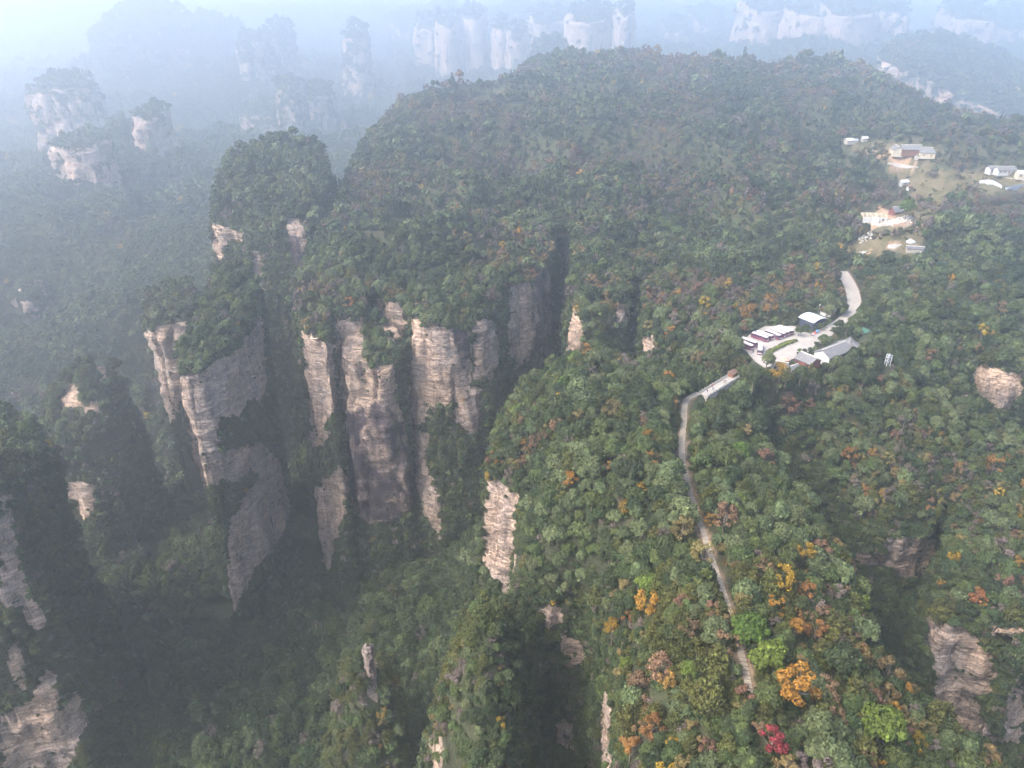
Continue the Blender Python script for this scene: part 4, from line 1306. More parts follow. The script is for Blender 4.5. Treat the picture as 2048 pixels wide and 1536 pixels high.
# ------------------------------------------------------------------ trees picked out of the photograph: (u, v of the crown centre, crown width px, kind, label)
SPECIAL = [
    (1600, 1368, 92, 'gold', 'largest golden yellow tree, standing right of the lower end of the trail'),
    (1545, 1484, 60, 'red', 'only bright red tree, near the bottom edge of the near ridge'),
    (1760, 1455, 76, 'lime', 'bright lime green tree standing alone near the bottom right'),
    (1495, 1262, 66, 'lime', 'tall bright green tree hiding the trail beside a rusty orange crown'),
    (1450, 1278, 62, 'rust', 'rusty orange tree leaning over the lower part of the trail'),
    (1608, 1110, 46, 'gold', 'round golden tree alone on the right slope of the near ridge'),
    (1298, 1205, 58, 'gold', 'golden brown tree on the left slope of the near ridge'),
    (1368, 1205, 42, 'rust', 'small rusty brown tree between the golden brown tree and the trail'),
    (1592, 1255, 44, 'gold', 'yellow tree touching an orange one, above the largest golden tree'),
    (1632, 1258, 50, 'orange', 'orange tree touching a yellow one, above the largest golden tree'),
    (1305, 1452, 58, 'orange', 'upper one of two bright orange trees at the bottom of the near ridge'),
    (1262, 1495, 52, 'orange', 'bright orange tree over bare rock at the bottom edge'),
    (1335, 1362, 40, 'orange', 'orange tree beside a pale brown one left of the lower trail'),
    (1318, 1338, 56, 'rust', 'pale brown tree left of the lower trail end'),
    (1225, 1258, 38, 'gold', 'small golden tree at the left brink of the near ridge'),
    (1405, 1108, 50, 'tan', 'yellow brown tree leaning on the left side of the trail'),
    (1365, 1062, 48, 'tan', 'upper one of two yellow brown trees left of the trail'),
    (1450, 1035, 52, 'rust', 'dull rusty tree just right of the middle trail'),
    (1780, 1340, 58, 'tan', 'thin yellow brown tree near the right brink of the ridge'),
    (1728, 1262, 50, 'sage', 'pale green tree on the right brink of the near ridge'),
    (1685, 1325, 72, 'dark', 'dome shaped dark green tree right of the largest golden tree'),
    (1115, 853, 34, 'rust', 'pinkish brown tree, topmost of three on the left slope of the ridge'),
    (1065, 890, 26, 'rust', 'small pinkish brown tree near the left brink of the ridge'),
    (1042, 925, 30, 'rust', 'pinkish brown tree right at the left brink of the ridge'),
    (1228, 818, 44, 'tan', 'light brown tree high on the near ridge left of the trail'),
    (1160, 838, 34, 'tan', 'yellow brown tree high on the left slope of the ridge'),
    (1345, 805, 32, 'orange', 'orange brown tree beside the top of the trail'),
    (1490, 862, 36, 'tan', 'tan tree right of the upper trail'),
    (1532, 912, 44, 'rust', 'light rusty tree on the right brink below the bridge'),
    (1335, 888, 40, 'green', 'round green tree touching the left side of the upper trail'),
    (1405, 925, 44, 'green', 'dark round tree touching the right side of the upper trail'),
    (1140, 965, 34, 'gold', 'mustard yellow tree in the middle of the left slope of the ridge'),
    (1250, 1020, 30, 'gold', 'slim yellow tree in the middle of the near ridge'),
    (1215, 935, 26, 'orange', 'small orange tree in the middle of the near ridge'),
    (1990, 925, 40, 'orange', 'pair of orange crowns near the right edge of the picture'),
    (1965, 665, 26, 'yellow', 'small yellow tree above the dark notch at the right'),
    (1878, 690, 24, 'yellow', 'bright yellow tree left of the dark notch at the right'),
    (1560, 752, 40, 'gold', 'yellow tree in front of the small roofs below the car park'),
    (1450, 712, 52, 'olive', 'large round olive tree left of the car park'),
    (1540, 612, 40, 'orange', 'orange tree among the forest above the buses'),
    (1500, 622, 44, 'orange', 'wide orange crown left of the orange tree above the buses'),
    (1815, 415, 34, 'lime', 'round bamboo clump beside the hut with the red wall'),
    (1640, 1290, 30, 'rust', 'small rusty tree between the orange tree and the dome shaped dark tree'),
    (1870, 1430, 50, 'olive', 'olive pine at the lower right brink of the ridge'),
    (1830, 1370, 46, 'olive', 'dark olive pine on the right brink above another one'),
    (1420, 1400, 70, 'olive', 'wide olive pine at the bottom left of the trail end'),
]


def ground_hit(u, v, lift):
    d = np.array(ray(u, v))
    t = np.concatenate([np.arange(100, 700, 1.0), np.arange(700, 2500, 5.0)])
    x, y, z = d[0] * t, d[1] * t, CAMZ + d[2] * t
    h, _, _ = height(x, y)
    k = np.nonzero(z < h + lift)[0]
    k = k[0] if len(k) else len(t) - 1
    return x[k], y[k], h[k]


specials = []
for (u, v, w, spn, lab) in SPECIAL:
    s = 1.0
    for _ in range(3):
        x, y, z = ground_hit(u, v, 4.3 * s)
        dep = y * CP - (z + 4 - CAMZ) * SP
        s = (w / FOC * dep) / 5.6
    specials.append((x, y, z - 0.5, s, spn, 0, random.randrange(9), 2, lab))
# drop ordinary trees that stand in them
T = np.array([(t[0], t[1], t[3]) for t in TREES])
keep = np.ones(len(T), bool)
for sp_ in specials:
    d = np.hypot(T[:, 0] - sp_[0], T[:, 1] - sp_[1])
    keep &= d > (1.3 * sp_[3] + 1.3)
    # and the ones just in front that would hide them
    dirx, diry = sp_[0] / math.hypot(sp_[0], sp_[1]), sp_[1] / math.hypot(sp_[0], sp_[1])
    along = (sp_[0] - T[:, 0]) * dirx + (sp_[1] - T[:, 1]) * diry
    side = np.abs((sp_[0] - T[:, 0]) * diry - (sp_[1] - T[:, 1]) * dirx)
    keep &= ~((along > 0) & (along < 3.6 * sp_[3]) & (side < 1.8 * sp_[3]))
TREES = [t for t, k in zip(TREES, keep) if k]

# ------------------------------------------------------------------ the ones that show largest become things of their own
T = np.array([(t[0], t[1], t[2], t[3]) for t in TREES])
u, v, dep = proj(T[:, 0], T[:, 1], T[:, 2] + 4.8 * T[:, 3])
rad = FOC * 2.6 * T[:, 3] / dep
cand = np.nonzero((u > -10) & (u < 2058) & (v > -10) & (v < 1560) & (rad > 14) & (T[:, 1] < 420))[0]
zb = np.full((384, 512), -1)
order = cand[np.argsort(-dep[cand])]
yy, xx = np.mgrid[0:384, 0:512]
for i in order:
    cx, cy, r = u[i] / 4, v[i] / 4, rad[i] / 4
    x0, x1, y0, y1 = int(max(0, cx - r)), int(min(512, cx + r + 1)), int(max(0, cy - r)), int(min(384, cy + r + 1))
    if x0 >= x1 or y0 >= y1:
        continue
    sub = (xx[y0:y1, x0:x1] - cx) ** 2 + (yy[y0:y1, x0:x1] - cy) ** 2 < r * r
    zb[y0:y1, x0:x1][sub] = i
ids, cnt = np.unique(zb[zb >= 0], return_counts=True)
area = dict(zip(ids.tolist(), cnt.tolist()))
NIND = 300 - len(specials)
best = sorted(area, key=lambda i: -area[i])[:NIND]
bset = set(best)
print('individual trees', len(best), 'specials', len(specials))

KIND_WORDS = {'green': ('mid green', 'broadleaf tree'), 'sage': ('sage', 'broadleaf tree'), 'dark': ('dark green', 'broadleaf tree'), 'olive': ('olive', 'pine'),
              'lime': ('bright green', 'broadleaf tree'), 'gold': ('golden', 'autumn tree'), 'orange': ('orange', 'autumn tree'), 'rust': ('rusty', 'autumn tree'),
              'brown': ('bare brown', 'tree'), 'tan': ('yellow brown', 'autumn tree'), 'conifer': ('dark narrow', 'conifer'), 'yellow': ('yellow', 'autumn tree'), 'red': ('red', 'tree'),
              'bush_green': ('green', 'bush')}
OBJ_NAME = {'olive': 'pine_tree', 'conifer': 'conifer_tree'}


def make_tree(x, y, z, s, spn, L, q, label, group):
    shape, leaf = SPEC[spn]
    nm = OBJ_NAME.get(spn, 'autumn_tree' if spn in ('gold', 'orange', 'rust', 'tan', 'yellow', 'red') else 'broadleaf_tree')
    e = bpy.data.objects.new(nm, None)
    e.location = (x, y, z); e.rotation_euler = (0, 0, q * 0.9 + x); e.scale = (s, s, s * (1 + 0.12 * math.sin(x * 3)))
    e.empty_display_size = 0.5
    link(e); tag(e, label, 'tree', group)
    c = bpy.data.objects.new('crown', CROWNS[(shape, 0, q % NVAR[shape])])
    c.material_slots[0].link = 'OBJECT'; c.material_slots[0].material = LEAF[leaf]
    c['kind'] = 'thing'
    link(c); c.parent = e
    t = bpy.data.objects.new('trunk', TRUNKS[2 if shape == 'open' else q % 2])
    link(t); t.parent = e
    return e


for (x, y, z, s, spn, L, q, mm, lab) in specials:
    make_tree(x, y, z, s, spn, 0, q, lab, 'trees on the near ridge and around it')
SPP = [proj(a[0], a[1], a[2] + 4) for a in specials]
trail_px = [(p[0], p[1]) for p in ROADS['path']['pts']]
for i in best:
    x, y, z, s, spn, L, q, mm = TREES[i]
    col, noun = KIND_WORDS.get(spn, ('green', 'broadleaf tree'))
    size = 'small ' if s < 0.8 else ('large ' if s > 1.1 else '')
    uu, vv = u[i], v[i]
    if mm == 2:
        dists = [(abs(uu - a[0]) + abs(vv - a[1]), k) for k, a in enumerate(SPP) if 3 < abs(uu - a[0]) + abs(vv - a[1])]
        dd, k = min(dists)
        a = SPP[k]
        ksp = KIND_WORDS[specials[k][4]]
        art = 'an ' if ksp[0][0] in 'aeiou' else 'a '
        ref = {0: 'the largest golden tree', 1: 'the only red tree', 2: 'the lone lime green tree', 3: 'the tall trail tree', 20: 'the dome shaped dark tree'}.get(k, art + ksp[0] + ' ' + ksp[1])
        if dd < 160:
            rel = 'below' if vv - a[1] > abs(uu - a[0]) else 'above' if a[1] - vv > abs(uu - a[0]) else ('left of' if uu < a[0] else 'right of')
            where = rel + ' ' + ref
        else:
            where = 'left of the trail' if uu < np.interp(vv, [p[1] for p in trail_px], [p[0] for p in trail_px]) else 'right of the trail'
        lab = '%s%s %s on the near ridge %s' % (size, col, noun, where)
    elif mm == 0:
        wh = ('above the lower right cliff' if uu > 1880 and vv > 1000 else 'beside the middle right rock face' if vv > 960 and uu > 1640 else
              'between the car park and the ravine' if vv < 900 and uu < 1750 else 'at the right edge below the dark notch' if uu > 1900 else 'on the slope right of the ravine')
        lab = '%s%s %s %s' % (size, col, noun, wh)
    elif mm == 3:
        lab = '%s%s %s on the steep fin at the bottom' % (size, col, noun)
    elif mm == 4:
        lab = '%s%s %s on the small valley pillar' % (size, col, noun)
    elif mm < 0:
        wh = ('at the foot of the bare left cliff' if uu < 260 else 'below the tall pale fin' if uu < 520 and vv < 1380 else 'at the bottom edge left of the small pillar' if uu < 660 and vv > 1380 else
              'below the column wall' if vv < 1240 else 'between the small pillar and the steep fin' if uu > 800 else 'behind the small rock tip pillar')
        lab = '%s%s %s on the valley floor %s' % (size, col, noun, wh)
    else:
        lab = '%s%s %s on the rocks at the left' % (size, col, noun)
    for cut in (' on the valley floor', ' tree', ' autumn', ' on the near ridge'):
        if len(lab.split()) > 16:
            lab = lab.replace(cut, '', 1)
    make_tree(x, y, z, s, spn, 0, q, lab, 'trees: ' + lab)


# ------------------------------------------------------------------ the rest of the forest: one object, instanced by geometry nodes
def instancer(name, rows, label, kind):
    me = bpy.data.meshes.new(name)
    n = len(rows)
    me.vertices.add(n)
    me.vertices.foreach_set('co', np.array([r[:3] for r in rows], np.float32).ravel())
    a = me.attributes.new('pick', 'INT', 'POINT')
    a.data.foreach_set('value', np.array([pidx(r[4], r[5], r[6]) for r in rows], np.int32))
    rg = np.random.default_rng(5)
    attr(me, 'turn', rg.uniform(0, 6.283, n)); attr(me, 'size', [r[3] for r in rows]); attr(me, 'lean', rg.normal(0, 0.09, n)); attr(me, 'tall', rg.uniform(0.85, 1.2, n))
    o = link(bpy.data.objects.new(name, me))
    tag(o, label, None, None, kind)
    ng = bpy.data.node_groups.new(name, 'GeometryNodeTree')
    ng.interface.new_socket('Geometry', in_out='INPUT', socket_type='NodeSocketGeometry')
    ng.interface.new_socket('Geometry', in_out='OUTPUT', socket_type='NodeSocketGeometry')
    gi = ng.nodes.new('NodeGroupInput'); go = ng.nodes.new('NodeGroupOutput')
    ip = ng.nodes.new('GeometryNodeInstanceOnPoints')
    ci = ng.nodes.new('GeometryNodeCollectionInfo')
    ci.inputs['Collection'].default_value = proto_coll
    ci.inputs['Separate Children'].default_value = True
    ci.inputs['Reset Children'].default_value = True
    mp = ng.nodes.new('GeometryNodeMeshToPoints')

    def at(nm, ty='FLOAT'):
        k = ng.nodes.new('GeometryNodeInputNamedAttribute')
        k.data_type = ty
        k.inputs['Name'].default_value = nm
        return k.outputs['Attribute']
    ng.links.new(gi.outputs[0], mp.inputs['Mesh'])
    ng.links.new(mp.outputs[0], ip.inputs['Points'])
    ng.links.new(ci.outputs[0], ip.inputs['Instance'])
    ip.inputs['Pick Instance'].default_value = True
    ng.links.new(at('pick', 'INT'), ip.inputs['Instance Index'])
    cx = ng.nodes.new('ShaderNodeCombineXYZ')
    ng.links.new(at('lean'), cx.inputs[0]); ng.links.new(at('turn'), cx.inputs[2])
    ng.links.new(cx.outputs[0], ip.inputs['Rotation'])
    cs = ng.nodes.new('ShaderNodeCombineXYZ')
    mu = ng.nodes.new('ShaderNodeMath'); mu.operation = 'MULTIPLY'
    ng.links.new(at('size'), mu.inputs[0]); ng.links.new(at('tall'), mu.inputs[1])
    ng.links.new(at('size'), cs.inputs[0]); ng.links.new(at('size'), cs.inputs[1]); ng.links.new(mu.outputs[0], cs.inputs[2])
    ng.links.new(cs.outputs[0], ip.inputs['Scale'])
    ng.links.new(ip.outputs[0], go.inputs[0])
    md = o.modifiers.new('scatter', 'NODES')
    md.node_group = ng
    return o


instancer('forest', [t for i, t in enumerate(TREES) if i not in bset], 'dense mixed forest covering plateau, slopes and valley', 'stuff')
instancer('undergrowth', SHRUBS, 'shrubs and small trees clinging to the cliffs', 'stuff')

# ------------------------------------------------------------------ building helpers
M_CONC = plain('pale worn concrete', (0.27, 0.245, 0.22), 0.9, 0.16, 0.25)
M_KERB = plain('kerb stone', (0.40, 0.38, 0.35), 0.9, 0.2, 0.8)
M_SLAB = plain('trail stone', (0.27, 0.23, 0.18), 0.9, 0.28, 0.9)
M_TILE = plain('grey clay roof tiles', (0.13, 0.127, 0.13), 0.8, 0.28, 0.7)
M_TILED = plain('dark roof tiles', (0.10, 0.10, 0.11), 0.8, 0.25, 0.8)
M_RIDGE = plain('pale ridge mortar', (0.52, 0.47, 0.40), 0.9, 0.1)
M_WHITE = plain('whitewashed wall', (0.40, 0.40, 0.39), 0.85, 0.1, 0.6)
M_CREAM = plain('cream plaster', (0.40, 0.35, 0.27), 0.9, 0.18, 0.6)
M_WOOD = plain('red brown timber', (0.17, 0.075, 0.045), 0.8, 0.25, 2)
M_REDW = plain('dark red wall', (0.14, 0.045, 0.04), 0.8, 0.2)
M_NAVY = plain('dark blue cladding', (0.035, 0.045, 0.075), 0.6, 0.12)
M_SHEET = plain('white sheet roof', (0.44, 0.45, 0.47), 0.6, 0.06, 0.4)
M_DARK = plain('dark glass', (0.02, 0.022, 0.03), 0.25, 0.1, 1, 0, 0.5)
M_BUSP = plain('plum bus paint', (0.15, 0.035, 0.085), 0.4, 0.12, 0.5, 0, 0.5)
M_BUSW = plain('white bus roof', (0.50, 0.49, 0.47), 0.5, 0.05, 0.6)
M_TYRE = plain('tyre rubber', (0.02, 0.02, 0.02), 0.9, 0.1)
M_LAMP = plain('lamp glass', (0.7, 0.7, 0.65), 0.3, 0.03, 1, 0, 0.5)
M_METAL = plain('grey painted metal', (0.35, 0.36, 0.38), 0.5, 0.1, 1, 0.4)
M_STONE = plain('weathered wall stone', (0.30, 0.275, 0.245), 0.95, 0.35, 0.7)
M_GREENR = plain('green sheet roof', (0.06, 0.15, 0.11), 0.6, 0.12)
M_STRAW = plain('straw parasol', (0.36, 0.24, 0.18), 0.95, 0.2, 2)
M_FLAGR = plain('red flag cloth', (0.45, 0.05, 0.03), 0.8, 0.1)
M_FLAGB = plain('blue flag cloth', (0.10, 0.28, 0.55), 0.8, 0.1)
M_FLAGW = plain('pale flag cloth', (0.55, 0.35, 0.33), 0.8, 0.1)
M_HEDGE = leaf_material('clipped yellow green hedge', (0.17, 0.19, 0.035), 0.15)
M_HEDGED = LEAF['green']
M_FILM = plain('plastic film', (0.42, 0.45, 0.48), 0.4, 0.15, 0.6, 0, 0.5)
M_RUB = plain('broken plaster and stone', (0.40, 0.37, 0.33), 0.95, 0.3, 0.8)
M_SKIN = plain('skin', (0.45, 0.28, 0.2), 0.6, 0.05)
M_HAIR = plain('black hair', (0.015, 0.013, 0.012), 0.6, 0.1)


class MB:
    def __init__(s):
        s.V = []; s.F = []

    def add(s, V, F):
        b = len(s.V)
        s.V += [tuple(v) for v in V]
        s.F += [tuple(b + i for i in f) for f in F]
        return s

    def box(s, x0, x1, y0, y1, z0, z1):
        V = [(x0, y0, z0), (x1, y0, z0), (x1, y1, z0), (x0, y1, z0), (x0, y0, z1), (x1, y0, z1), (x1, y1, z1), (x0, y1, z1)]
        return s.add(V, [(0, 3, 2, 1), (4, 5, 6, 7), (0, 1, 5, 4), (1, 2, 6, 5), (2, 3, 7, 6), (3, 0, 4, 7)])

    def bar(s, a, b, w, h=None):
        """square bar from a to b"""
        h = h or w
        a, b = Vector(a), Vector(b)
        d = (b - a).normalized()
        up = Vector((0, 0, 1)) if abs(d.z) < 0.95 else Vector((1, 0, 0))
        sx = d.cross(up).normalized() * w / 2
        sy = sx.cross(d).normalized() * h / 2
        V = [a - sx - sy, a + sx - sy, a + sx + sy, a - sx + sy, b - sx - sy, b + sx - sy, b + sx + sy, b - sx + sy]
        return s.add(V, [(0, 1, 2, 3), (7, 6, 5, 4), (0, 4, 5, 1), (1, 5, 6, 2), (2, 6, 7, 3), (3, 7, 4, 0)])

    def cyl(s, a, b, r0, r1=None, n=10):
        r1 = r0 if r1 is None else r1
        a, b = Vector(a), Vector(b)
        d = (b - a).normalized()
        up = Vector((0, 0, 1)) if abs(d.z) < 0.95 else Vector((1, 0, 0))
        e = d.cross(up).normalized(); f = e.cross(d)
        V = []
        for p, r in ((a, r0), (b, r1)):
            for k in range(n):
                t = 2 * math.pi * k / n
                V.append(p + (e * math.cos(t) + f * math.sin(t)) * r)
        F = [(k, (k + 1) % n, n + (k + 1) % n, n + k) for k in range(n)] + [tuple(range(n))[::-1], tuple(range(n, 2 * n))]
        return s.add(V, F)

    def prism(s, poly, z0, z1):
        n = len(poly)
        V = [(p[0], p[1], z0) for p in poly] + [(p[0], p[1], z1) for p in poly]
        return s.add(V, [(k, (k + 1) % n, n + (k + 1) % n, n + k) for k in range(n)] + [tuple(range(n))[::-1], tuple(range(n, 2 * n))])

    def mesh(s, name, m):
        me = bpy.data.meshes.new(name)
        me.from_pydata([tuple(v) for v in s.V], [], s.F)
        me.materials.append(m)
        me.update()
        return me

    def obj(s, name, m, parent=None):
        o = bpy.data.objects.new(name, s.mesh(name, m))
        link(o)
        if parent:
            o.parent = parent
        return o


def empty(name, loc, rz, label, cat, group=None):
    e = bpy.data.objects.new(name, None)
    e.location = loc; e.rotation_euler = (0, 0, rz); e.empty_display_size = 0.5
    link(e)
    return tag(e, label, cat, group)


def copy_thing(root, loc, rz, label):
    r = root.copy(); link(r); r.location = loc; r.rotation_euler = (0, 0, rz); r['label'] = label
    for ch in list(root.children):
        c = ch.copy(); link(c); c.parent = r
        for g in list(ch.children):
            d = g.copy(); link(d); d.parent = c
    return r


def gz(x, y):
    z, _, _ = height(np.array([x]), np.array([y]))
    return float(z[0])


def hit(u, v):
    x, y, z = ground_hit(u, v, 0.0)
    return float(x), float(y), float(z)


# ------------------------------------------------------------------ car park and road surfaces
def sheet(name, poly, z, m, label=None):
    o = MB().prism(poly, z - 0.5, z).obj(name, m)
    return tag(o, label, None, kind='structure')


sheet('car_park', [(p[0], p[1]) for p in LOT], 0.0, M_CONC)


def ribbon(name, P, w, m, lift=0.0, th=0.4, kind='structure'):
    mb = MB()
    n = len(P)
    L, Rr = [], []
    for i in range(n):
        a = Vector(P[max(i - 1, 0)]); b = Vector(P[min(i + 1, n - 1)])
        d = (b - a); d.z = 0; d.normalize()
        s = Vector((-d.y, d.x, 0)) * w / 2
        c = Vector(P[i]) + Vector((0, 0, lift))
        L.append(c + s); Rr.append(c - s)
    V = L + Rr + [p - Vector((0, 0, th)) for p in L] + [p - Vector((0, 0, th)) for p in Rr]
    F = []
    for i in range(n - 1):
        F += [(i, n + i, n + i + 1, i + 1), (i, i + 1, 2 * n + i + 1, 2 * n + i), (n + i, 3 * n + i, 3 * n + i + 1, n + i + 1)]
    mb.add(V, F)
    o = mb.obj(name, m)
    if kind:
        o['kind'] = kind
    return o, L, Rr


ROADP = [Vector(p) for p in ROADS['road']['world']]
road, rL, rR = ribbon('road', [p + Vector((0, 0, 0.004)) for p in ROADP], ROADS['road']['w'], M_CONC, 0.0)
for p in road.data.vertices:
    pass


def rail(name, pts, label, post_every=2, h=0.8, m=M_METAL, cat='guardrail', thick=0.12):
    root = empty(name, tuple(pts[0]), 0, label, cat)
    o0 = Vector(pts[0])
    beam = MB()
    for a, b in zip(pts[:-1], pts[1:]):
        beam.bar(Vector(a) - o0 + Vector((0, 0, h)), Vector(b) - o0 + Vector((0, 0, h)), thick, 0.3)
    beam.obj('rail', m, root)
    post = MB().box(-0.1, 0.1, -0.1, 0.1, -0.6, h + 0.1).mesh('post', m)
    for p in pts[::post_every]:
        q = bpy.data.objects.new('post', post); link(q); q.parent = root; q.location = Vector(p) - o0
    return root


out_side = rL if rL[len(rL) // 2].x > rR[len(rR) // 2].x else rR
rail('guardrail', out_side[:26], 'low rail with posts along the outer bend of the access road', 1, 0.75, plain('dull red rail', (0.28, 0.17, 0.16), 0.7))

# stone trail: every slab a piece
TR = [Vector(p) for p in ROADS['path']['world']]
root = empty('stone_trail', tuple(TR[0]), 0, 'stone slab trail running down the crest of the near ridge', 'trail')
seg = [0.0]
for a, b in zip(TR[:-1], TR[1:]):
    seg.append(seg[-1] + (b - a).length)
slab_meshes = []
rr = random.Random(3)
for k in range(6):
    j = lambda: rr.uniform(-0.12, 0.12)
    slab_meshes.append(MB().add([(-1.45 + j(), -0.66, -0.3), (1.45 + j(), -0.66, -0.3), (1.45 + j(), 0.66, -0.3), (-1.45 + j(), 0.66, -0.3),
                                 (-1.45 + j(), -0.62, 0.06 + j() * .3), (1.45 + j(), -0.64, 0.06 + j() * .3), (1.45 + j(), 0.62, 0.06 + j() * .3), (-1.45 + j(), 0.62, 0.06 + j() * .3)],
                                [(0, 3, 2, 1), (4, 5, 6, 7), (0, 1, 5, 4), (1, 2, 6, 5), (2, 3, 7, 6), (3, 0, 4, 7)]).mesh('slab', M_SLAB))
s = 0.7
k = 0
while s < seg[-1] - 0.7:
    i = max(j for j in range(len(seg)) if seg[j] <= s)
    t = (s - seg[i]) / (seg[i + 1] - seg[i])
    p = TR[i].lerp(TR[i + 1], t)
    d = TR[i + 1] - TR[i]
    o = bpy.data.objects.new('slab', slab_meshes[k % 6]); link(o); o.parent = root
    o.scale = (0.85 if p.y > 262 else 0.68, 1, 1)
    o.location = p - TR[0]; o.rotation_euler = (math.atan2(d.z, math.hypot(d.x, d.y)) * 0.4, 0, math.atan2(d.y, d.x) - math.pi / 2 + rr.uniform(-.03, .03))
    s += 1.4; k += 1

# ------------------------------------------------------------------ stone bridge
BL0, BL1 = Vector(WZ(1400, 786, 0)), Vector(WZ(1457, 750, 0))
BR0, BR1 = Vector(WZ(1419, 791, 0)), Vector(WZ(1477, 757, 0))
bax = ((BL1 - BL0) + (BR1 - BR0)).normalized()
bc = (BL0 + BL1 + BR0 + BR1) / 4
bang = math.atan2(bax.y, bax.x)
BLen = ((BL1 - BL0).length + (BR1 - BR0).length) / 2 + 2
BW = 4.6
br = empty('stone_bridge', tuple(bc), bang, 'stone arch footbridge joining the near ridge to the car park', 'bridge')
hl = BLen / 2
MB().box(-hl, hl, -BW / 2, BW / 2, -0.5, 0.0).obj('deck', M_CONC, br)
# spandrel body with an arch
ar = 5.2
prof = [(-hl, -0.51), (-hl, -14), (-ar - 1, -14)]
for k in range(0, 13):
    a = math.pi - math.pi * k / 12
    prof.append((ar * math.cos(a), -8.0 + 5.8 * math.sin(a)))
prof += [(ar + 1, -14), (hl, -14), (hl, -0.51)]
n = len(prof)
V = [(p[0], -BW / 2 + 0.15, p[1]) for p in prof] + [(p[0], BW / 2 - 0.15, p[1]) for p in prof]
mb = MB()
mb.add(V, [(k, (k + 1) % n, n + (k + 1) % n, n + k) for k in range(n)])
# side faces as vertical strips
for side in (0, 1):
    b0 = side * n
    y = V[b0][1]
    xs = sorted(set([p[0] for p in prof]))
    SV, SF = [], []
    for xa, xb in zip(xs[:-1], xs[1:]):
        def low(x):
            if abs(x) >= ar:
                return -14.0
            return -8.0 + 5.8 * math.sqrt(max(0, 1 - (x / ar) ** 2))
        q = len(SV)
        SV += [(xa, y, low(xa)), (xb, y, low(xb)), (xb, y, -0.51), (xa, y, -0.51)]
        SF.append((q, q + 1, q + 2, q + 3))
    mb.add(SV, SF)
mb.obj('arch', M_STONE, br)
MB().box(-hl, hl, -BW / 2 - 0.1, -BW / 2 + 0.25, 0.002, 0.35).obj('kerb', M_STONE, br)
MB().box(-hl, hl, BW / 2 - 0.25, BW / 2 + 0.1, 0.002, 0.35).obj('kerb', M_STONE, br)
pm = MB().box(-0.17, 0.17, -0.17, 0.17, 0.352, 1.25).mesh('post', M_STONE)
hm = MB().box(-0.9, 0.9, -0.09, 0.09, 0.75, 0.95).mesh('handrail', M_STONE)
nb = int(BLen / 2.1)
for sy in (-BW / 2 + 0.07, BW / 2 - 0.07):
    for k in range(nb + 1):
        x = -hl + 0.25 + k * (BLen - 0.5) / nb
        o = bpy.data.objects.new('post', pm); link(o); o.parent = br; o.location = (x, sy, 0)
        if k < nb:
            o = bpy.data.objects.new('handrail', hm); link(o); o.parent = br; o.location = (x + (BLen - 0.5) / nb / 2, sy, 0)


# ------------------------------------------------------------------ houses
def gable_house(name, label, cat, loc, rz, L, W, H, RH, mw, mr, over=0.5, windows=3, door=True, ridge=True, hip=0.0, group=None, win_side=-1):
    """long axis along local x; front on -y"""
    e = empty(name, loc, rz, label, cat, group)
    l, w = L / 2, W / 2
    mb = MB()
    mb.box(-l, l, -w, w, -1.5, H)
    if hip == 0:
        mb.add([(-l, -w, H), (-l, w, H), (-l, 0, H + RH * w / (w + over)), (l, -w, H), (l, w, H), (l, 0, H + RH * w / (w + over))], [(0, 2, 1), (3, 4, 5)])
    wall = mb.obj('wall', mw, e)
    lo, wo = l + over, w + over
    hz = H - RH * over / wo * 0.5
    hx = lo - hip * wo
    t = 0.18
    mb = MB()
    A = [(-lo, -wo, hz), (lo, -wo, hz), (lo, wo, hz), (-lo, wo, hz), (-hx, 0, H + RH), (hx, 0, H + RH)]
    B = [(x, y, z + t) for x, y, z in A]
    F = [(0, 1, 5, 4), (2, 3, 4, 5), (1, 2, 5), (3, 0, 4)]
    up = [tuple(6 + i for i in f) for f in F]
    dn = [tuple(reversed(f)) for f in F]
    ed = [(0, 1, 7, 6), (1, 2, 8, 7), (2, 3, 9, 8), (3, 0, 6, 9)]
    if hip == 0:
        up = up[:2]; dn = dn[:2]
        ed = [(0, 1, 7, 6), (2, 3, 9, 8), (1, 5, 11, 7), (5, 2, 8, 11), (3, 4, 10, 9), (4, 0, 6, 10)]
    mb.add(A + B, up + dn + ed)
    rf = mb.obj('roof', mr, e)
    if ridge:
        MB().box(-hx, hx, -0.14, 0.14, H + RH + t - 0.05, H + RH + t + 0.22).obj('ridge', M_RIDGE, rf)
    y = win_side * (w + 0.02)
    for k in range(windows):
        x = -l + L * (k + 0.5) / windows
        if door and k == windows // 2:
            MB().box(x - 0.6, x + 0.6, min(y, y + win_side * .06), max(y, y + win_side * .06), 0.0, 2.1).obj('door', M_WOOD, e)
            continue
        f = MB().box(x - 0.6, x + 0.6, min(y, y + win_side * .05), max(y, y + win_side * .05), 1.0, 2.2).obj('window', M_WOOD, e)
        MB().box(x - 0.5, x + 0.5, min(y + win_side * .06, y + win_side * .08), max(y + win_side * .06, y + win_side * .08), 1.1, 2.1).obj('pane', M_DARK, f)
    return e


def axis(p, q, z):
    a, b = Vector(WZ(p[0], p[1], z)), Vector(WZ(q[0], q[1], z))
    d = b - a
    return (a + b) / 2, math.atan2(d.y, d.x), d.length


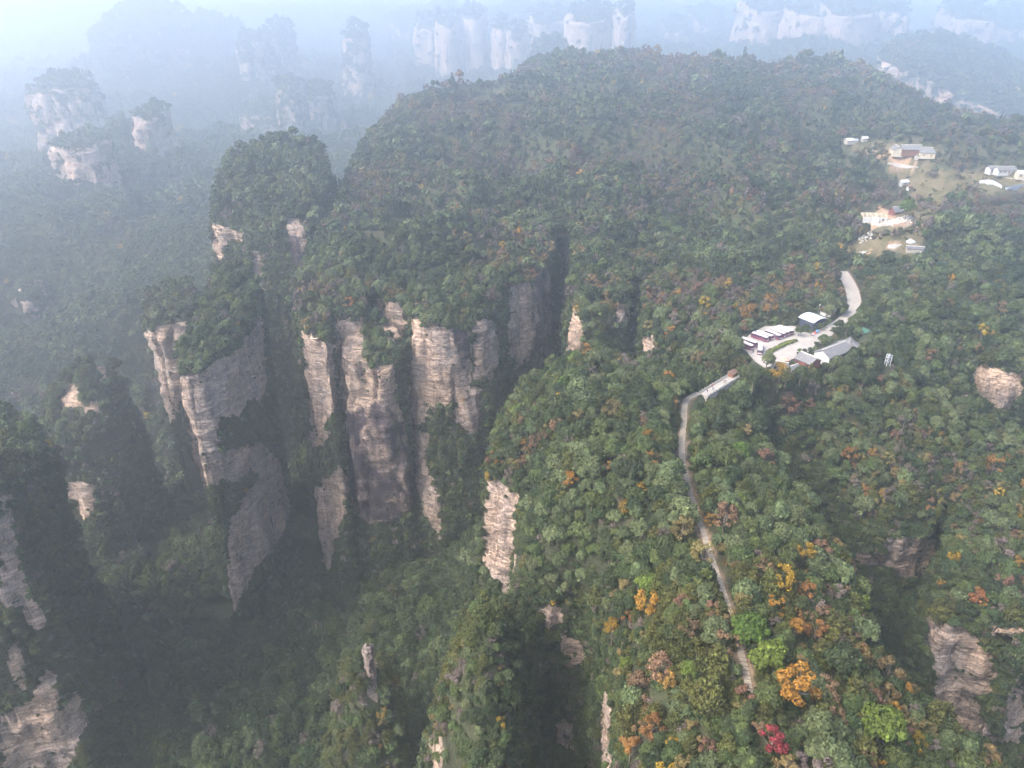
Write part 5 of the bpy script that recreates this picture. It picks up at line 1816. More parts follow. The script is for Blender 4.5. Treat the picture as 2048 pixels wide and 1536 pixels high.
# long hall with white gable, and the hexagon roof at its end
c, a, L = axis((1646, 700), (1690, 683.5), 6.0)
hall = gable_house('long_hall', 'long grey roofed hall with a white gable end facing the car park', 'building', (c.x, c.y, 0), a, L, 8.6, 3.4, 2.6, M_WHITE, M_TILE, 0.7, 5)
c2 = Vector(WZ(1701.5, 673.5, 7.5))
hexp = empty('hexagonal_pavilion', (c2.x, c2.y, 0), 0.3, 'hexagonal pavilion with a pointed grey roof at the end of the long hall', 'pavilion')
hexp_w = MB().prism([(4.3 * math.cos(k * math.pi / 3), 4.3 * math.sin(k * math.pi / 3)) for k in range(6)], -1, 3.2).obj('wall', M_WHITE, hexp)
mb = MB()
ring = [(6.2 * math.cos(k * math.pi / 3), 6.2 * math.sin(k * math.pi / 3), 3.1) for k in range(6)]
mid_ = [(2.4 * math.cos(k * math.pi / 3), 2.4 * math.sin(k * math.pi / 3), 5.2) for k in range(6)]
mb.add(ring + mid_ + [(0, 0, 7.4)] + [(x, y, z - 0.2) for x, y, z in ring],
       [(k, (k + 1) % 6, 6 + (k + 1) % 6, 6 + k) for k in range(6)] + [(6 + k, 6 + (k + 1) % 6, 12) for k in range(6)] + [(13 + (k + 1) % 6, 13 + k, k, (k + 1) % 6)[::-1] for k in range(6)] + [tuple(range(18, 12, -1))])
hr = mb.obj('roof', M_TILE, hexp)
for k in range(6):
    MB().bar((ring[k][0], ring[k][1], ring[k][2] + .1), (mid_[k][0], mid_[k][1], mid_[k][2] + .1), 0.25).bar((mid_[k][0], mid_[k][1], mid_[k][2] + .1), (0, 0, 7.5), 0.25).obj('ridge', M_TILED, hr)
MB().cyl((0, 0, 7.3), (0, 0, 8.3), 0.25, 0.05, 6).obj('finial', M_TILED, hexp)

c, a, L = axis((1605, 705), (1631, 716), 5.0)
gable_house('tiled_house', 'small grey roofed house with red timber gable in front of the long hall', 'building', (c.x, c.y, 0), a, L + 1, 8.0, 2.9, 2.3, M_REDW, M_TILE, 0.6, 3, win_side=-1)
p = Vector(WZ(1560, 727, 2.0))
gable_house('toll_cottage', 'low cottage with a dark roof at the lower edge of the car park', 'building', (p.x, p.y, -1), R(-20), 7, 4.5, 2.4, 1.4, M_WHITE, M_TILED, 0.5, 2)
p = Vector(WZ(1584, 734, 1.5))
gable_house('lean_cottage', 'low grey roof half hidden by the yellow tree below the car park', 'building', (p.x, p.y, -2), R(35), 8, 5, 2.6, 1.4, M_WHITE, M_TILE, 0.5, 2)
p = Vector(WZ(1572, 718, 2.2))
um = empty('straw_parasol', (p.x, p.y, 0), 0, 'round straw parasol beside the small tiled house', 'parasol')
MB().cyl((0, 0, 0), (0, 0, 2.4), 0.06).obj('pole', M_WOOD, um)
MB().cyl((0, 0, 2.0), (0, 0, 2.9), 2.1, 0.1, 16).obj('canopy', M_STRAW, um)

# dark blue shed with a white arched roof
L_, B_, R_, F_ = [Vector(WZ(*q, 4.2)) for q in ((1601, 634), (1621, 624), (1655, 635.5), (1629, 646.5))]
cc = (L_ + B_ + R_ + F_) / 4
ax = ((F_ - L_) + (R_ - B_)).normalized()
a = math.atan2(ax.y, ax.x)
SL = ((F_ - L_).length + (R_ - B_).length) / 2
SWd = ((B_ - L_).length + (R_ - F_).length) / 2
sh = empty('arched_shed', (cc.x, cc.y, 0), a, 'dark blue shed with a white arched roof behind the buses', 'shed')
MB().box(-SL / 2 + .3, SL / 2 - .3, -SWd / 2 + .3, SWd / 2 - .3, -1.5, 3.9).obj('wall', M_NAVY, sh)
mb = MB()
n = 10
V = []
for k in range(n + 1):
    y = -SWd / 2 + SWd * k / n
    zz = 4.0 + 1.3 * math.sin(math.pi * k / n)
    V += [(-SL / 2, y, zz), (SL / 2, y, zz), (-SL / 2, y, zz - .25), (SL / 2, y, zz - .25)]
F = []
for k in range(n):
    b = 4 * k
    F += [(b, b + 1, b + 5, b + 4), (b + 2, b + 6, b + 7, b + 3), (b, b + 4, b + 6, b + 2), (b + 1, b + 3, b + 7, b + 5)]
F += [(0, 2, 3, 1), (4 * n, 4 * n + 1, 4 * n + 3, 4 * n + 2)]
mb.add(V, F).obj('roof', M_SHEET, sh)
for k in range(7):
    x = -SL / 2 + 0.9 + k * (SL - 1.8) / 6
    MB().box(x - .06, x + .06, -SWd / 2 + .18, -SWd / 2 + .3, 0, 3.8).obj('batten', plain('black batten', (0.02, 0.022, 0.03)) if k == 0 else bpy.data.materials['black batten'], sh)

p = Vector(WZ(1648, 611, 2.5))
kk = empty('ticket_kiosk', (p.x, p.y, 0), 0.4, 'small kiosk with a dark pointed roof above the blue shed', 'kiosk')
MB().box(-1.3, 1.3, -1.2, 1.2, 0, 2.4).obj('wall', M_CREAM, kk)
MB().add([(-2.1, -2, 2.4), (2.1, -2, 2.4), (2.1, 2, 2.4), (-2.1, 2, 2.4), (0, 0, 3.7)], [(0, 1, 4), (1, 2, 4), (2, 3, 4), (3, 0, 4), (3, 2, 1, 0)]).obj('roof', M_TILED, kk)
p = Vector(WZ(1728, 661, 3.0))
gh = empty('green_roofed_shelter', (p.x, p.y, 0), 0.6, 'small shelter with a bright green roof above the hexagonal pavilion', 'shelter')
MB().box(-2.2, 2.2, -1.8, 1.8, -0.5, 2.6).obj('wall', M_CREAM, gh)
MB().add([(-2.7, -2.3, 2.6), (2.7, -2.3, 2.6), (2.7, 2.3, 3.4), (-2.7, 2.3, 3.4), (-2.7, -2.3, 2.75), (2.7, -2.3, 2.75), (2.7, 2.3, 3.55), (-2.7, 2.3, 3.55)],
         [(0, 3, 2, 1), (4, 5, 6, 7), (0, 1, 5, 4), (1, 2, 6, 5), (2, 3, 7, 6), (3, 0, 4, 7)]).obj('roof', M_GREENR, gh)
p = Vector(WZ(1465, 746, 1.5))
hu = empty('wooden_hut', (p.x, p.y, 0), bang, 'small red brown wooden hut at the far end of the bridge', 'hut')
MB().box(-1.9, 1.9, -1.3, 1.3, 0, 2.0).obj('wall', M_WOOD, hu)
MB().add([(-2.3, -1.8, 1.95), (2.3, -1.8, 1.95), (2.3, 1.8, 1.95), (-2.3, 1.8, 1.95), (-2.3, 0, 3.0), (2.3, 0, 3.0)], [(0, 1, 5, 4), (2, 3, 4, 5), (1, 2, 5), (3, 0, 4), (3, 2, 1, 0)]).obj('roof', plain('brown shingle', (0.13, 0.08, 0.06)), hu)
p = hit(1774, 732)
fr = empty('pipe_frame', p, 0.2, 'white pipe frame standing in a gap of the trees right of the hall', 'frame')
for x in (-1, 1):
    for y in (-.7, .7):
        MB().bar((x, y, -1), (x, y, 5.5), 0.28).obj('post', M_SHEET, fr)
for z in (2.2, 4.2, 5.4):
    MB().bar((-1, -.7, z), (1, -.7, z), 0.2).bar((-1, .7, z), (1, .7, z), 0.2).bar((-1, -.7, z), (-1, .7, z), 0.2).obj('crossbar', M_SHEET, fr)
MB().cyl((0, 0, 3.0), (0, 0, 5.2), 0.55).obj('tank', M_SHEET, fr)
# walls by the road and the small terrace
for (q0, q1, lab) in (((1653, 622), (1682, 612), 'low white wall between the kiosk and the road'), ((1641, 625), (1662, 632), 'short white wall beside the blue shed')):
    A_, B2 = Vector(WZ(*q0, 0.5)), Vector(WZ(*q1, 0.5))
    e = empty('low_wall', (A_.x, A_.y, 0), math.atan2(B2.y - A_.y, B2.x - A_.x), lab, 'wall')
    ln = (B2 - A_).length
    MB().box(0, ln, -0.2, 0.2, -1, 0.9).obj('masonry', M_WHITE, e)
    MB().box(-0.1, ln + 0.1, -0.3, 0.3, 0.902, 1.05).obj('coping', M_KERB, e)
A_, B2 = Vector(WZ(1515, 742, -1.0)), Vector(WZ(1566, 750, -1.0))
e = empty('retaining_wall', (A_.x, A_.y, -3), math.atan2(B2.y - A_.y, B2.x - A_.x), 'grey retaining wall between trees below the car park', 'wall')
MB().box(0, (B2 - A_).length, -0.3, 0.3, -3, 2.3).obj('masonry', M_STONE, e)
MB().box(-.1, (B2 - A_).length + .1, -0.4, 0.4, 2.302, 2.5).obj('coping', M_KERB, e)

# planted island
ISL = [(1528, 706), (1535, 701.5), (1552, 692), (1570, 684), (1584, 680.5), (1595, 680), (1597, 683.5), (1585, 689), (1573, 693), (1556, 701.5), (1540, 709.5), (1531, 710.5)]
iw = [WZ(u_, v_, 0)[:2] for u_, v_ in ISL]
icx = sum(p[0] for p in iw) / len(iw); icy = sum(p[1] for p in iw) / len(iw)
isl = empty('planted_island', (icx, icy, 0), 0, 'long planted island with clipped hedges in the middle of the car park', 'planting')
MB().prism([(p[0] - icx, p[1] - icy) for p in iw], 0.004, 0.16).obj('kerb', M_KERB, isl)


def hedge_mesh(pts, r, size, rng, hh=0.8):
    C, Nn = [], []
    for (x, y) in pts:
        k = int(26)
        d = rng.normal(0, 1, (k, 3)); d[:, 2] = np.abs(d[:, 2])
        d /= np.linalg.norm(d, axis=1)[:, None]
        C.append(np.array([x, y, 0.15]) + d * np.array([r, r, hh])); Nn.append(d)
    return quads_from(np.concatenate(C), np.concatenate(Nn), size, rng, 0.4)


rg2 = np.random.default_rng(4)
ig = np.array([(x, y) for x in np.arange(min(p[0] for p in iw), max(p[0] for p in iw), 0.75) for y in np.arange(min(p[1] for p in iw), max(p[1] for p in iw), 0.75)])
dI, _ = seg_dist(ig[:, 0], ig[:, 1], iw)
inn = in_poly(ig[:, 0], ig[:, 1], iw)
outer = ig[inn & (dI > 0.35) & (dI < 1.3)]; innerp = ig[inn & (dI >= 1.3)]
for pts_, mm_, hh in ((outer, M_HEDGED, 0.7), (innerp, M_HEDGE, 0.9)):
    V, F = hedge_mesh([(p[0] - icx, p[1] - icy) for p in pts_], 0.6, 0.22, rg2, hh)
    me = mesh_np('hedge', V, F, mm_)
    attr(me, 'tone', np.repeat(rg2.uniform(0.6, 1.4, len(F)), 4))
    o = bpy.data.objects.new('hedge', me); link(o); o.parent = isl

# ------------------------------------------------------------------ lamp, flags
def pole_thing(name, label, cat, u_, v_, h, r=0.09, group=None):
    p_ = WZ(u_, v_, 0)
    e_ = empty(name, (p_[0], p_[1], 0), 0, label, cat, group)
    MB().cyl((0, 0, 0), (0, 0, h), r, r * 0.6, 8).obj('pole', M_METAL, e_)
    return e_


lp = pole_thing('lamp_post', 'tall lamp post standing on the planted island in the car park', 'lamp post', 1545.5, 699.5, 8.0, 0.11)
MB().box(-0.35, 0.35, -0.2, 0.2, 0.1, 0.5).obj('base', M_METAL, lp)
MB().bar((0, 0, 7.9), (0.9, 0, 8.1), 0.09).bar((0, 0, 7.9), (-0.9, 0, 8.1), 0.09).obj('arm', M_METAL, lp)
for sx in (-1, 1):
    MB().box(sx * 0.9 - .3, sx * 0.9 + .3, -.14, .14, 8.02, 8.2).obj('lamp', M_LAMP, lp)
for (u_, v_, h, mm_, lab) in ((1619, 689.5, 6.8, M_FLAGW, 'flagpole with a pale flag, leftmost of three at the car park'), (1622.5, 688, 7.0, M_FLAGR, 'flagpole with a red flag between two others'),
                              (1626.5, 686, 7.4, M_FLAGB, 'flagpole with a blue flag, rightmost of three')):
    fp = pole_thing('flagpole', lab, 'flagpole', u_, v_, h, 0.07, 'flagpoles at the car park')
    V, F = [], []
    for k in range(7):
        x = k * 0.28; y = 0.13 * math.sin(k * 1.1)
        V += [(x, y, h - 0.1), (x, y, h - 1.3)]
        if k:
            F.append((2 * k - 2, 2 * k - 1, 2 * k + 1, 2 * k))
    MB().add(V, F).obj('flag', mm_, fp)
lp2 = pole_thing('lamp_post', 'short white lamp post beside the blue shed', 'lamp post', 1637, 625, 4.5, 0.1)
MB().box(-.3, .3, -.3, .3, 4.4, 4.75).obj('lamp', M_LAMP, lp2)


# ------------------------------------------------------------------ buses
def make_bus():
    e = empty('bus', (0, 0, 0), 0, 'bus', 'bus', 'shuttle buses in the car park')
    L, W = 9.6, 2.45
    l, w = L / 2, W / 2

    def tubebox(z0, z1, ins0, ins1, lx0, lx1, nm, m):
        V = []
        for z, i_, lx in ((z0, ins0, lx0), (z1, ins1, lx1)):
            for (x, y) in ((-lx, -w + i_ + .12), (-lx + .12, -w + i_), (lx - .3, -w + i_), (lx, -w + i_ + .3), (lx, w - i_ - .3), (lx - .3, w - i_), (-lx + .12, w - i_), (-lx, w - i_ - .12)):
                V.append((x, y, z))
        F = [(k, (k + 1) % 8, 8 + (k + 1) % 8, 8 + k) for k in range(8)] + [tuple(range(8))[::-1], tuple(range(8, 16))]
        return MB().add(V, F).obj(nm, m, e)
    tubebox(0.35, 1.45, 0, 0, l, l, 'body', M_BUSP)
    tubebox(1.45, 2.5, 0.03, 0.1, l - 0.04, l - 0.22, 'window_band', M_DARK)
    tubebox(2.5, 2.72, 0.06, 0.12, l - 0.15, l - 0.25, 'roof_rail', M_BUSP)
    tubebox(2.72, 2.92, 0.14, 0.4, l - 0.3, l - 0.6, 'roof', M_BUSW)
    MB().box(-1.2, 1.0, -0.75, 0.75, 2.93, 3.1).obj('roof_unit', M_BUSW, e)
    for x in (-3.6, -2.3, -1.0, 0.3, 1.6, 2.9):
        for sy in (-1, 1):
            MB().box(x - .05, x + .05, sy * (w - .02) - .03, sy * (w - .02) + .03, 1.46, 2.5).obj('pillar', M_BUSP, e)
    MB().box(l - 0.03, l + 0.03, -w + .35, w - .35, 0.95, 1.35).obj('front_panel', M_BUSW, e)
    for sx in (-3.0, 3.1):
        for sy in (-1, 1):
            t = MB().cyl((sx, sy * (w - .3), 0.48), (sx, sy * (w + .02), 0.48), 0.48, n=12).obj('wheel', M_TYRE, e)
            MB().cyl((sx, sy * (w + .021), 0.48), (sx, sy * (w + .05), 0.48), 0.24, n=8).obj('rim', M_METAL, t)
    for sy in (-1, 1):
        MB().box(l + 0.005, l + 0.06, sy * .85 - .16, sy * .85 + .16, 0.62, 0.85).obj('headlight', M_LAMP, e)
        MB().box(l + .05, l + .25, sy * (w + .08) - .06, sy * (w + .08) + .06, 1.7, 2.2).obj('mirror', M_TYRE, e)
    return e


BUS = [((1479.5, 680), (1502, 689), 'bus at the left end of the parked row, nearest the trees'), ((1485, 674), (1511.5, 683.5), 'second bus from the left end of the parked row'),
       ((1507.5, 664), (1534, 673), 'left bus of the parked pair in the middle of the row'), ((1516, 661), (1542.5, 670), 'right bus of the parked pair in the middle of the row'),
       ((1534.6, 659), (1559.5, 669), 'leftmost bus of the four parked together'), ((1543, 656), (1568, 665), 'second bus of the four parked together'),
       ((1551, 653), (1576, 662), 'third bus of the four parked together'), ((1558.5, 650.5), (1584, 659.5), 'bus at the right end of the parked row'),
       ((1521.6, 684), (1520.4, 701), 'bus driving across the open car park')]
bus0 = make_bus()
for k, (q0, q1, lab) in enumerate(BUS):
    c, a, L = axis(q0, q1, 2.9)
    if k == 0:
        bus0.location = (c.x, c.y, 0.01); bus0.rotation_euler = (0, 0, a); bus0['label'] = 'plum and white ' + lab
    else:
        copy_thing(bus0, (c.x, c.y, 0.01), a, 'plum and white ' + lab)


# ------------------------------------------------------------------ people
def person_mesh():
    J = {'pel': (0, 0, .95, .15), 'waist': (0, 0, 1.12, .13), 'chest': (0, .01, 1.34, .17), 'neck': (0, 0, 1.5, .06), 'head': (0, -.02, 1.62, .1), 'crn': (0, -.01, 1.72, .075)}
    for s, n in ((-1, 'l'), (1, 'r')):
        st = 0.16 * s
        J.update({'hip' + n: (s * .1, 0, .9, .1), 'kn' + n: (s * .11, st * .6 - .03, .5, .065), 'an' + n: (s * .11, st, .1, .045), 'to' + n: (s * .12, st - .14, .04, .04),
                  'sh' + n: (s * .2, 0, 1.42, .07), 'el' + n: (s * .26, -st * .4 + .03, 1.15, .05), 'wr' + n: (s * .27, -st * .9 - .05, .9, .038), 'ha' + n: (s * .27, -st - .08, .82, .035)})
    E = [('pel', 'waist'), ('waist', 'chest'), ('chest', 'neck'), ('neck', 'head'), ('head', 'crn')]
    for n in 'lr':
        E += [('pel', 'hip' + n), ('hip' + n, 'kn' + n), ('kn' + n, 'an' + n), ('an' + n, 'to' + n), ('chest', 'sh' + n), ('sh' + n, 'el' + n), ('el' + n, 'wr' + n), ('wr' + n, 'ha' + n)]
    ks = list(J)
    me = bpy.data.meshes.new('person_skeleton')
    me.from_pydata([J[k][:3] for k in ks], [(ks.index(a_), ks.index(b_)) for a_, b_ in E], [])
    o = bpy.data.objects.new('person_skeleton', me); link(o)
    md = o.modifiers.new('skin', 'SKIN')
    for k_, sv in zip(ks, me.skin_vertices[0].data):
        sv.radius = (J[k_][3], J[k_][3])
        sv.use_root = (k_ == 'pel')
    o.modifiers.new('sub', 'SUBSURF').levels = 1
    dg = bpy.context.evaluated_depsgraph_get()
    res = bpy.data.meshes.new_from_object(o.evaluated_get(dg))
    bpy.data.objects.remove(o)
    return res


PM = person_mesh()
JACK = {k: plain(k + ' jacket', c_, 0.9, 0.1) for k, c_ in (('dark', (0.03, 0.03, 0.04)), ('red', (0.35, 0.04, 0.04)), ('blue', (0.05, 0.09, 0.25)), ('orange', (0.45, 0.18, 0.05)), ('white', (0.6, 0.6, 0.6)))}
M_TROU = plain('dark trousers', (0.03, 0.03, 0.045), 0.9, 0.1)
PMESH = {}
for k_, mj in JACK.items():
    me = PM.copy(); me.name = 'person'
    me.materials.clear()
    for mm_ in (mj, M_TROU, M_SKIN, M_HAIR):
        me.materials.append(mm_)
    for f in me.polygons:
        cz = f.center
        f.material_index = 3 if (cz.z > 1.66 or (cz.z > 1.56 and cz.y > 0.02)) else 2 if (cz.z > 1.5 or (abs(cz.x) > .2 and cz.z < 0.9)) else 1 if cz.z < 0.92 else 0
        f.use_smooth = True
    PMESH[k_] = me
PEOPLE = [(1501.5, 709, 'dark', 'person in a dark jacket standing alone at the left of the car park'), (1505, 707, 'blue', 'person in a blue jacket beside another one in the car park'),
          (1506.5, 706.3, 'dark', 'person in dark clothes touching shoulders with one in blue'), (1504.5, 714, 'white', 'person in a white jacket walking below two others in the car park'),
          (1414.5, 785, 'dark', 'person in dark clothes at the near end of the bridge'), (1425.5, 780, 'blue', 'person in blue on the near half of the bridge by the parapet'),
          (1424, 775, 'red', 'person in a red jacket on the near half of the bridge'), (1447, 766, 'orange', 'person in an orange jacket on the far half of the bridge'),
          (1449.5, 765.5, 'dark', 'person in dark clothes beside the one in orange'), (1453, 763.5, 'white', 'person in white near the wooden hut'),
          (1369.5, 834, 'red', 'person in red on the upper trail'), (1363.5, 841, 'dark', 'person in dark clothes at the left edge of the upper trail'),
          (1397, 1063, 'dark', 'person in dark clothes at the middle of the trail'), (1443.5, 1217, 'dark', 'person in dark clothes on the lower trail')]
for u_, v_, c_, lab in PEOPLE:
    zz = 0.0 if v_ < 800 else float(np.interp(v_, [p[1] for p in trail_px], [p[2] for p in ROADS['path']['pts']])) + 0.08
    p_ = WZ(u_, v_, zz)
    o = bpy.data.objects.new('person', PMESH[c_]); link(o)
    o.location = p_; o.rotation_euler = (0, 0, rr.uniform(0, 6.28))
    tag(o, lab, 'person', 'people on the bridge, trail and car park')

# ------------------------------------------------------------------ village on the plateau
def vhouse(name, lab, u_, v_, rz, L, W, H, RH, mw, mr, **kw):
    p_ = hit(u_, v_)
    return gable_house(name, lab, 'house', p_, R(rz), L, W, H, RH, mw, mr, group='houses of the plateau village', **kw)


vhouse('farmhouse', 'largest village farmhouse with a long grey tiled roof and timber front', 1819, 307, -4, 17, 8, 3.8, 3.4, M_WOOD, M_TILE, windows=5)
vhouse('farmhouse_wing', 'cream gabled wing joined to the left of the largest farmhouse', 1792, 309, 84, 11, 8.5, 4.2, 2.8, M_CREAM, M_TILE, windows=0)
vhouse('barn', 'grey roofed barn right of the largest farmhouse', 1851, 314, -12, 12, 10, 3.6, 3.6, M_CREAM, M_TILE, windows=2, hip=0.45)
vhouse('tool_shed', 'tiny grey shed between the largest farmhouse and the barn', 1833, 316, 60, 5, 3.5, 1.8, 1.4, M_STONE, M_TILE, windows=0)
vhouse('cottage', 'white walled cottage with a grey roof at the right edge, left of the long one', 1984, 346, 10, 9, 6, 3, 2, M_WHITE, M_TILE, windows=2)
vhouse('long_cottage', 'long white cottage with a grey roof at the right edge', 2012, 349, 6, 19, 6, 3, 2.2, M_WHITE, M_TILE, windows=5)
vhouse('walled_house', 'pale house cut by the right edge of the picture', 2046, 357, -8, 11, 7, 3.2, 1.8, M_CREAM, M_WHITE, windows=3)
vhouse('ruined_cottage', 'small white house among bushes below the farmhouse', 1806, 369, 15, 7, 5, 2.4, 1.2, M_WHITE, M_SHEET, windows=1, door=False)
vhouse('outhouse', 'tiny white outhouse below the small white house', 1817, 378, 30, 3, 2.4, 1.8, 0.8, M_WHITE, M_REDW, windows=0)
vhouse('red_hut', 'hut with a dark roof and a red wall beside the bamboo clump', 1792, 428, 14, 7.5, 6, 2.4, 2.6, M_REDW, M_TILED, windows=2, door=False)
vhouse('dark_shed', 'low dark shed beside the white tarpaulin', 1829, 501, -14, 10, 4, 1.4, 1.0, M_STONE, M_TILED, windows=0)
vhouse('white_shack', 'small white roofed shack among trees left of the farmhouse', 1700, 293, 8, 10, 6, 2.2, 1.4, M_STONE, M_SHEET, windows=0)
vhouse('white_shack', 'second tiny white roofed shack left of the farmhouse', 1728, 283, 4, 5, 4, 2.0, 1.0, M_STONE, M_SHEET, windows=0)

# roofless ruin: outer walls and partitions
p_ = hit(1746, 441)
ru = empty('roofless_house', p_, R(-8), 'roofless white house in ruins beside a field of rubble', 'ruin', 'houses of the plateau village')
Lx, Ly = 16, 9
MB().box(-Lx / 2, Lx / 2, -Ly / 2, -Ly / 2 + .35, -1, 3.1).obj('front_wall', M_WHITE, ru)
MB().box(-Lx / 2, Lx / 2, Ly / 2 - .35, Ly / 2, -1, 4.2).obj('back_wall', M_CREAM, ru)
for k in range(6):
    x = -Lx / 2 + k * (Lx - .35) / 5
    MB().add([(x, -Ly / 2 + .36, -1), (x + .34, -Ly / 2 + .36, -1), (x + .34, Ly / 2 - .36, -1), (x, Ly / 2 - .36, -1),
              (x, -Ly / 2 + .36, 2.9), (x + .34, -Ly / 2 + .36, 2.9), (x + .34, Ly / 2 - .36, 4.0 + .3 * (k % 2)), (x, Ly / 2 - .36, 4.0 + .3 * (k % 2)), (x, 0, 5.0 - .5 * (k % 3)), (x + .34, 0, 5.0 - .5 * (k % 3))],
             [(0, 1, 5, 4), (0, 4, 8, 7, 3), (1, 2, 6, 9, 5), (2, 3, 7, 6), (4, 5, 9, 8), (8, 9, 6, 7), (0, 3, 2, 1)]).obj('partition', M_CREAM, ru)
MB().box(4.5, 5.9, -Ly / 2 - .03, -Ly / 2 - .01, 1.0, 2.3).obj('window', M_DARK, ru)
q_ = hit(1749, 448)
sl = empty('leaning_slab', (q_[0], q_[1], q_[2]), R(-20), 'white slab leaning against the roofless house', 'slab')
MB().add([(-2, -1.2, -.3), (2, -1.2, -.3), (2.1, 1.4, 4.0), (-1.6, 1.4, 4.4), (-2, -1.0, -.3), (2, -1.0, -.3), (2.1, 1.6, 4.0), (-1.6, 1.6, 4.4)],
         [(0, 1, 2, 3), (7, 6, 5, 4), (0, 4, 5, 1), (1, 5, 6, 2), (2, 6, 7, 3), (3, 7, 4, 0)]).obj('panel', M_SHEET, sl)

# rubble
RUBZ = hit(1790, 444)[2]
mb = MB()
for k in range(420):
    u_ = rr.gauss(1790, 17); v_ = 443.5 + rr.gauss(0, 3.4) + (u_ - 1790) * 0.08
    if k % 5 == 0:
        u_, v_ = rr.uniform(1722, 1748), rr.uniform(440, 462)
    d_ = ray(u_, v_)
    yy_ = 560 + (450 - v_) * 3.1
    x_, y_, z_ = WZ(u_, v_, RUBZ)
    s_ = rr.uniform(0.2, 0.75)
    b_ = len(mb.V)
    zz = None
    mb.add([(x_ + sx * s_ * rr.uniform(.5, 1.2), y_ + sy * s_ * rr.uniform(.5, 1.2), sz * s_ * rr.uniform(.3, .9)) for sx, sy, sz in
            ((-1, -1, -1), (1, -1, -1), (1, 1, -1), (-1, 1, -1), (-1, -1, 1), (1, -1, 1), (1, 1, 1), (-1, 1, 1))],
           [(0, 3, 2, 1), (4, 5, 6, 7), (0, 1, 5, 4), (1, 2, 6, 5), (2, 3, 7, 6), (3, 0, 4, 7)])
VV = np.array([tuple(v) for v in mb.V])
cen = VV.reshape(-1, 8, 3).mean(1)
hz, _, _ = height(cen[:, 0], cen[:, 1])
VV[:, 2] += np.repeat(hz + 0.15, 8)
mb.V = [tuple(v) for v in VV]
tag(mb.obj('rubble', M_RUB), 'pale heap of demolition rubble beside the roofless house', kind='stuff')


def drape(name, px, m, lift, label=None, kind='structure', th=0.3):
    """flat patch laid on the ground from a pixel outline"""
    P_ = [hit(a_, b_) for a_, b_ in px]
    n_ = len(P_)
    cx_, cy_ = sum(p[0] for p in P_) / n_, sum(p[1] for p in P_) / n_
    V, F = [], []
    K = 5
    for r_ in range(K + 1):
        t = r_ / K
        for p in P_:
            V.append([cx_ + (p[0] - cx_) * t, cy_ + (p[1] - cy_) * t, 0])
    V = np.array(V)
    hz, _, _ = height(V[:, 0], V[:, 1])
    V[:, 2] = hz + lift
    for r_ in range(K):
        for k in range(n_):
            a_, b_ = r_ * n_ + k, r_ * n_ + (k + 1) % n_
            F.append((a_, b_, b_ + n_, a_ + n_))
    mb = MB(); mb.add(V, F)
    e0 = len(mb.V)
    low_ = [(v[0], v[1], v[2] - th - lift) for v in V[-n_:]]
    mb.add(low_, [])
    for k in range(n_):
        mb.F.append((K * n_ + k, e0 + k, e0 + (k + 1) % n_, K * n_ + (k + 1) % n_))
    o = mb.obj(name, m)
    return tag(o, label, None, kind=kind)


drape('courtyard', [(1792, 311), (1832, 309), (1836, 316), (1800, 316)], M_CONC, 0.35)
drape('path', [(1775, 327), (1800, 330), (1836, 335.5), (1836, 338), (1800, 333), (1775, 329.5)], M_CONC, 0.4)
drape('concrete_pad', [(1776, 493), (1790, 489), (1804, 491), (1790, 498), (1774, 499)], M_CONC, 0.35)
drape('concrete_pad', [(1716, 508), (1730, 504), (1738, 505), (1722, 511)], M_CONC, 0.35)
tp = drape('tarpaulin', [(1812, 484), (1820, 481), (1831, 487), (1822, 490), (1811, 488)], M_SHEET, 0.7, 'white tarpaulin spread on the ground above the dark shed', None)
tp['category'] = 'tarpaulin'
t2 = drape('film_strip', [(1959, 364), (1975, 367), (2003, 374), (2003, 377), (1975, 370), (1959, 367)], M_FILM, 0.8, 'long strip of shiny plastic film below the right hand cottages', None)
t2['category'] = 'plastic film'
t3 = drape('film_strip', [(2010, 378), (2048, 369), (2048, 371.5), (2012, 380.5)], M_FILM, 0.8, 'strip of plastic film running off the right edge', None)
t3['category'] = 'plastic film'
a0, a1 = hit(1992, 354), hit(2050, 366)
e = empty('field_wall', a0, math.atan2(a1[1] - a0[1], a1[0] - a0[0]), 'dark stone field wall below the right hand cottages', 'wall')
MB().box(0, math.hypot(a1[0] - a0[0], a1[1] - a0[1]), -0.3, 0.3, -1.5, 1.2).obj('masonry', M_STONE, e)

# garden trees and clipped bushes round the car park
GARD = [(1612, 654, 14, 'dark'), (1598, 661, 16, 'green'), (1622, 663, 11, 'green'), (1632, 657, 12, 'dark'), (1641, 652, 12, 'green'), (1649, 647, 12, 'dark'), (1657, 642, 12, 'green'), (1664, 636, 12, 'dark'),
        (1690, 612, 20, 'dark'), (1686, 622, 16, 'green'), (1680, 648, 22, 'dark'), (1694, 655, 22, 'green'), (1672, 658, 18, 'dark'), (1650, 672, 16, 'green'), (1660, 680, 16, 'sage'), (1648, 683, 14, 'green'),
        (1634, 690, 13, 'dark'), (1640, 678, 13, 'green'), (1600, 700, 9, 'lime'), (1610, 699, 9, 'dark'), (1620, 698, 9, 'green'), (1630, 697, 10, 'sage'), (1597, 706, 8, 'dark'),
        (1535, 722, 30, 'sage'), (1575, 745, 24, 'olive'), (1604, 738, 30, 'dark'), (1625, 735, 26, 'olive'), (1510, 745, 34, 'dark'), (1488, 735, 20, 'green'), (1672, 672, 12, 'tan'), (1530, 744, 20, 'green')]
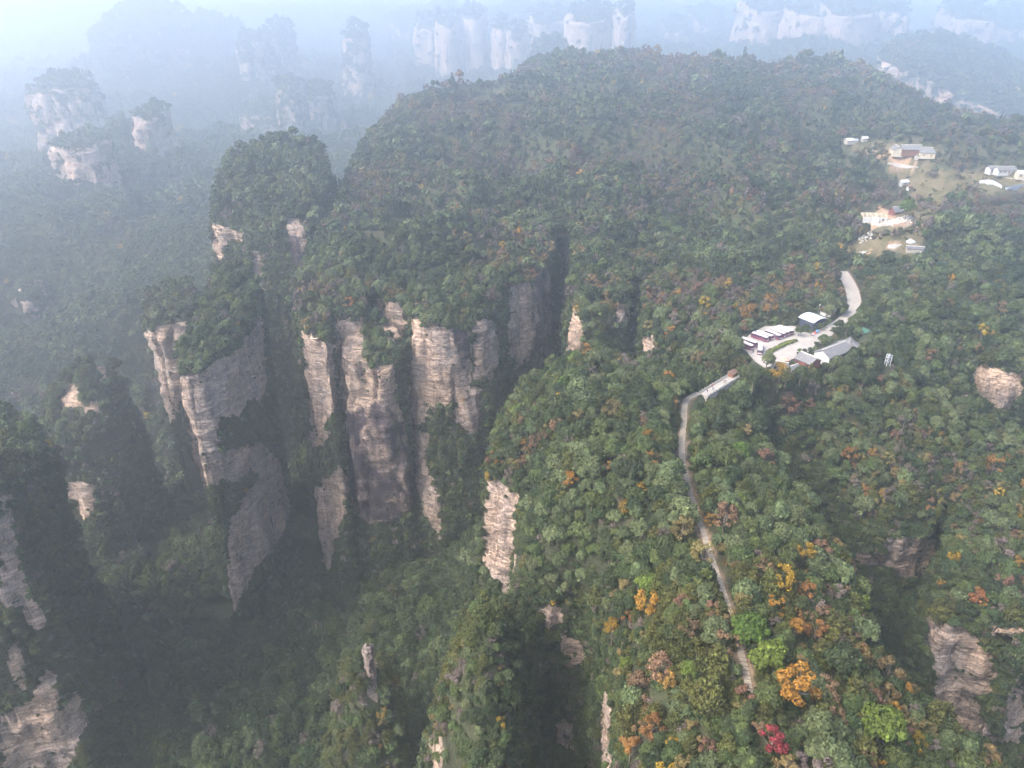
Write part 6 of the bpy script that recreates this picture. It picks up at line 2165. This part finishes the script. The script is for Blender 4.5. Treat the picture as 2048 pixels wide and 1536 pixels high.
for k, (u_, v_, w_, spn) in enumerate(GARD):
    d_ = 400.0
    s_ = (w_ / FOC * d_) / 5.6
    x_, y_, z_ = WZ(u_, v_, 4.6 * s_)
    zz = gz(x_, y_)
    col, noun = KIND_WORDS.get(spn)
    e_ = make_tree(x_, y_, max(zz, -1.0), s_, spn, 0, k, '%s %s planted at the car park' % (col, 'tree' if s_ > 0.8 else 'garden shrub'), 'garden trees round the car park')
GL = [e_ for e_ in bpy.data.objects if e_.get('group') == 'garden trees round the car park']
PLC = ['in front of the blue shed', 'left of the shed row', 'second in the shed row', 'third in the shed row', 'fourth in the shed row', 'fifth in the shed row', 'sixth in the shed row', 'last of the shed row by the road',
       'round one inside the road bend', 'below the round one in the road bend', 'on the inner road side above the hall', 'between the road and the green roof', 'where the road meets the car park',
       'behind the flagpoles', 'pale one behind the long hall', 'beside the flagpoles', 'right of the flagpoles', 'above the flagpoles', 'clipped bright one left of the hall', 'second along the car park edge',
       'third along the car park edge', 'pale one before the white gable', 'above the straw parasol', 'large pale one overhanging the lower car park', 'below the yellow tree', 'dark one before the small tiled house',
       'olive one before the white gable', 'dark one between bridge and car park', 'above the wooden hut', 'small yellow one behind the long hall', 'right of the pale overhanging one']
for e_, pl in zip(GL, PLC):
    e_['label'] = e_['label'].split(' planted')[0] + ' ' + pl

# ------------------------------------------------------------------ haze
def build_haze():
    x0, x1, y0, y1, z0, z1 = -6700, 6700, -300, 6700, -260, CAMZ + 75
    V = [(x, y, z) for x in (x0, x1) for y in (y0, y1) for z in (z0, z1)]
    F = [(0, 1, 3, 2), (4, 6, 7, 5), (0, 4, 5, 1), (2, 3, 7, 6), (0, 2, 6, 4), (1, 5, 7, 3)]
    m = bpy.data.materials.new('pale haze')
    m.use_nodes = True
    nt = m.node_tree
    for n in list(nt.nodes):
        nt.nodes.remove(n)
    o = nt.nodes.new('ShaderNodeOutputMaterial')
    p = nt.nodes.new('ShaderNodeVolumePrincipled')
    p.inputs['Color'].default_value = (0.88, 0.93, 1.0, 1)
    p.inputs['Density'].default_value = 0.0006
    p.inputs['Anisotropy'].default_value = 0.78
    nt.links.new(p.outputs[0], o.inputs['Volume'])
    me = mesh_np('haze', V, F, m)
    h = link(bpy.data.objects.new('haze', me))
    tag(h, kind='stuff')


HAZE = True
if HAZE:
    build_haze()
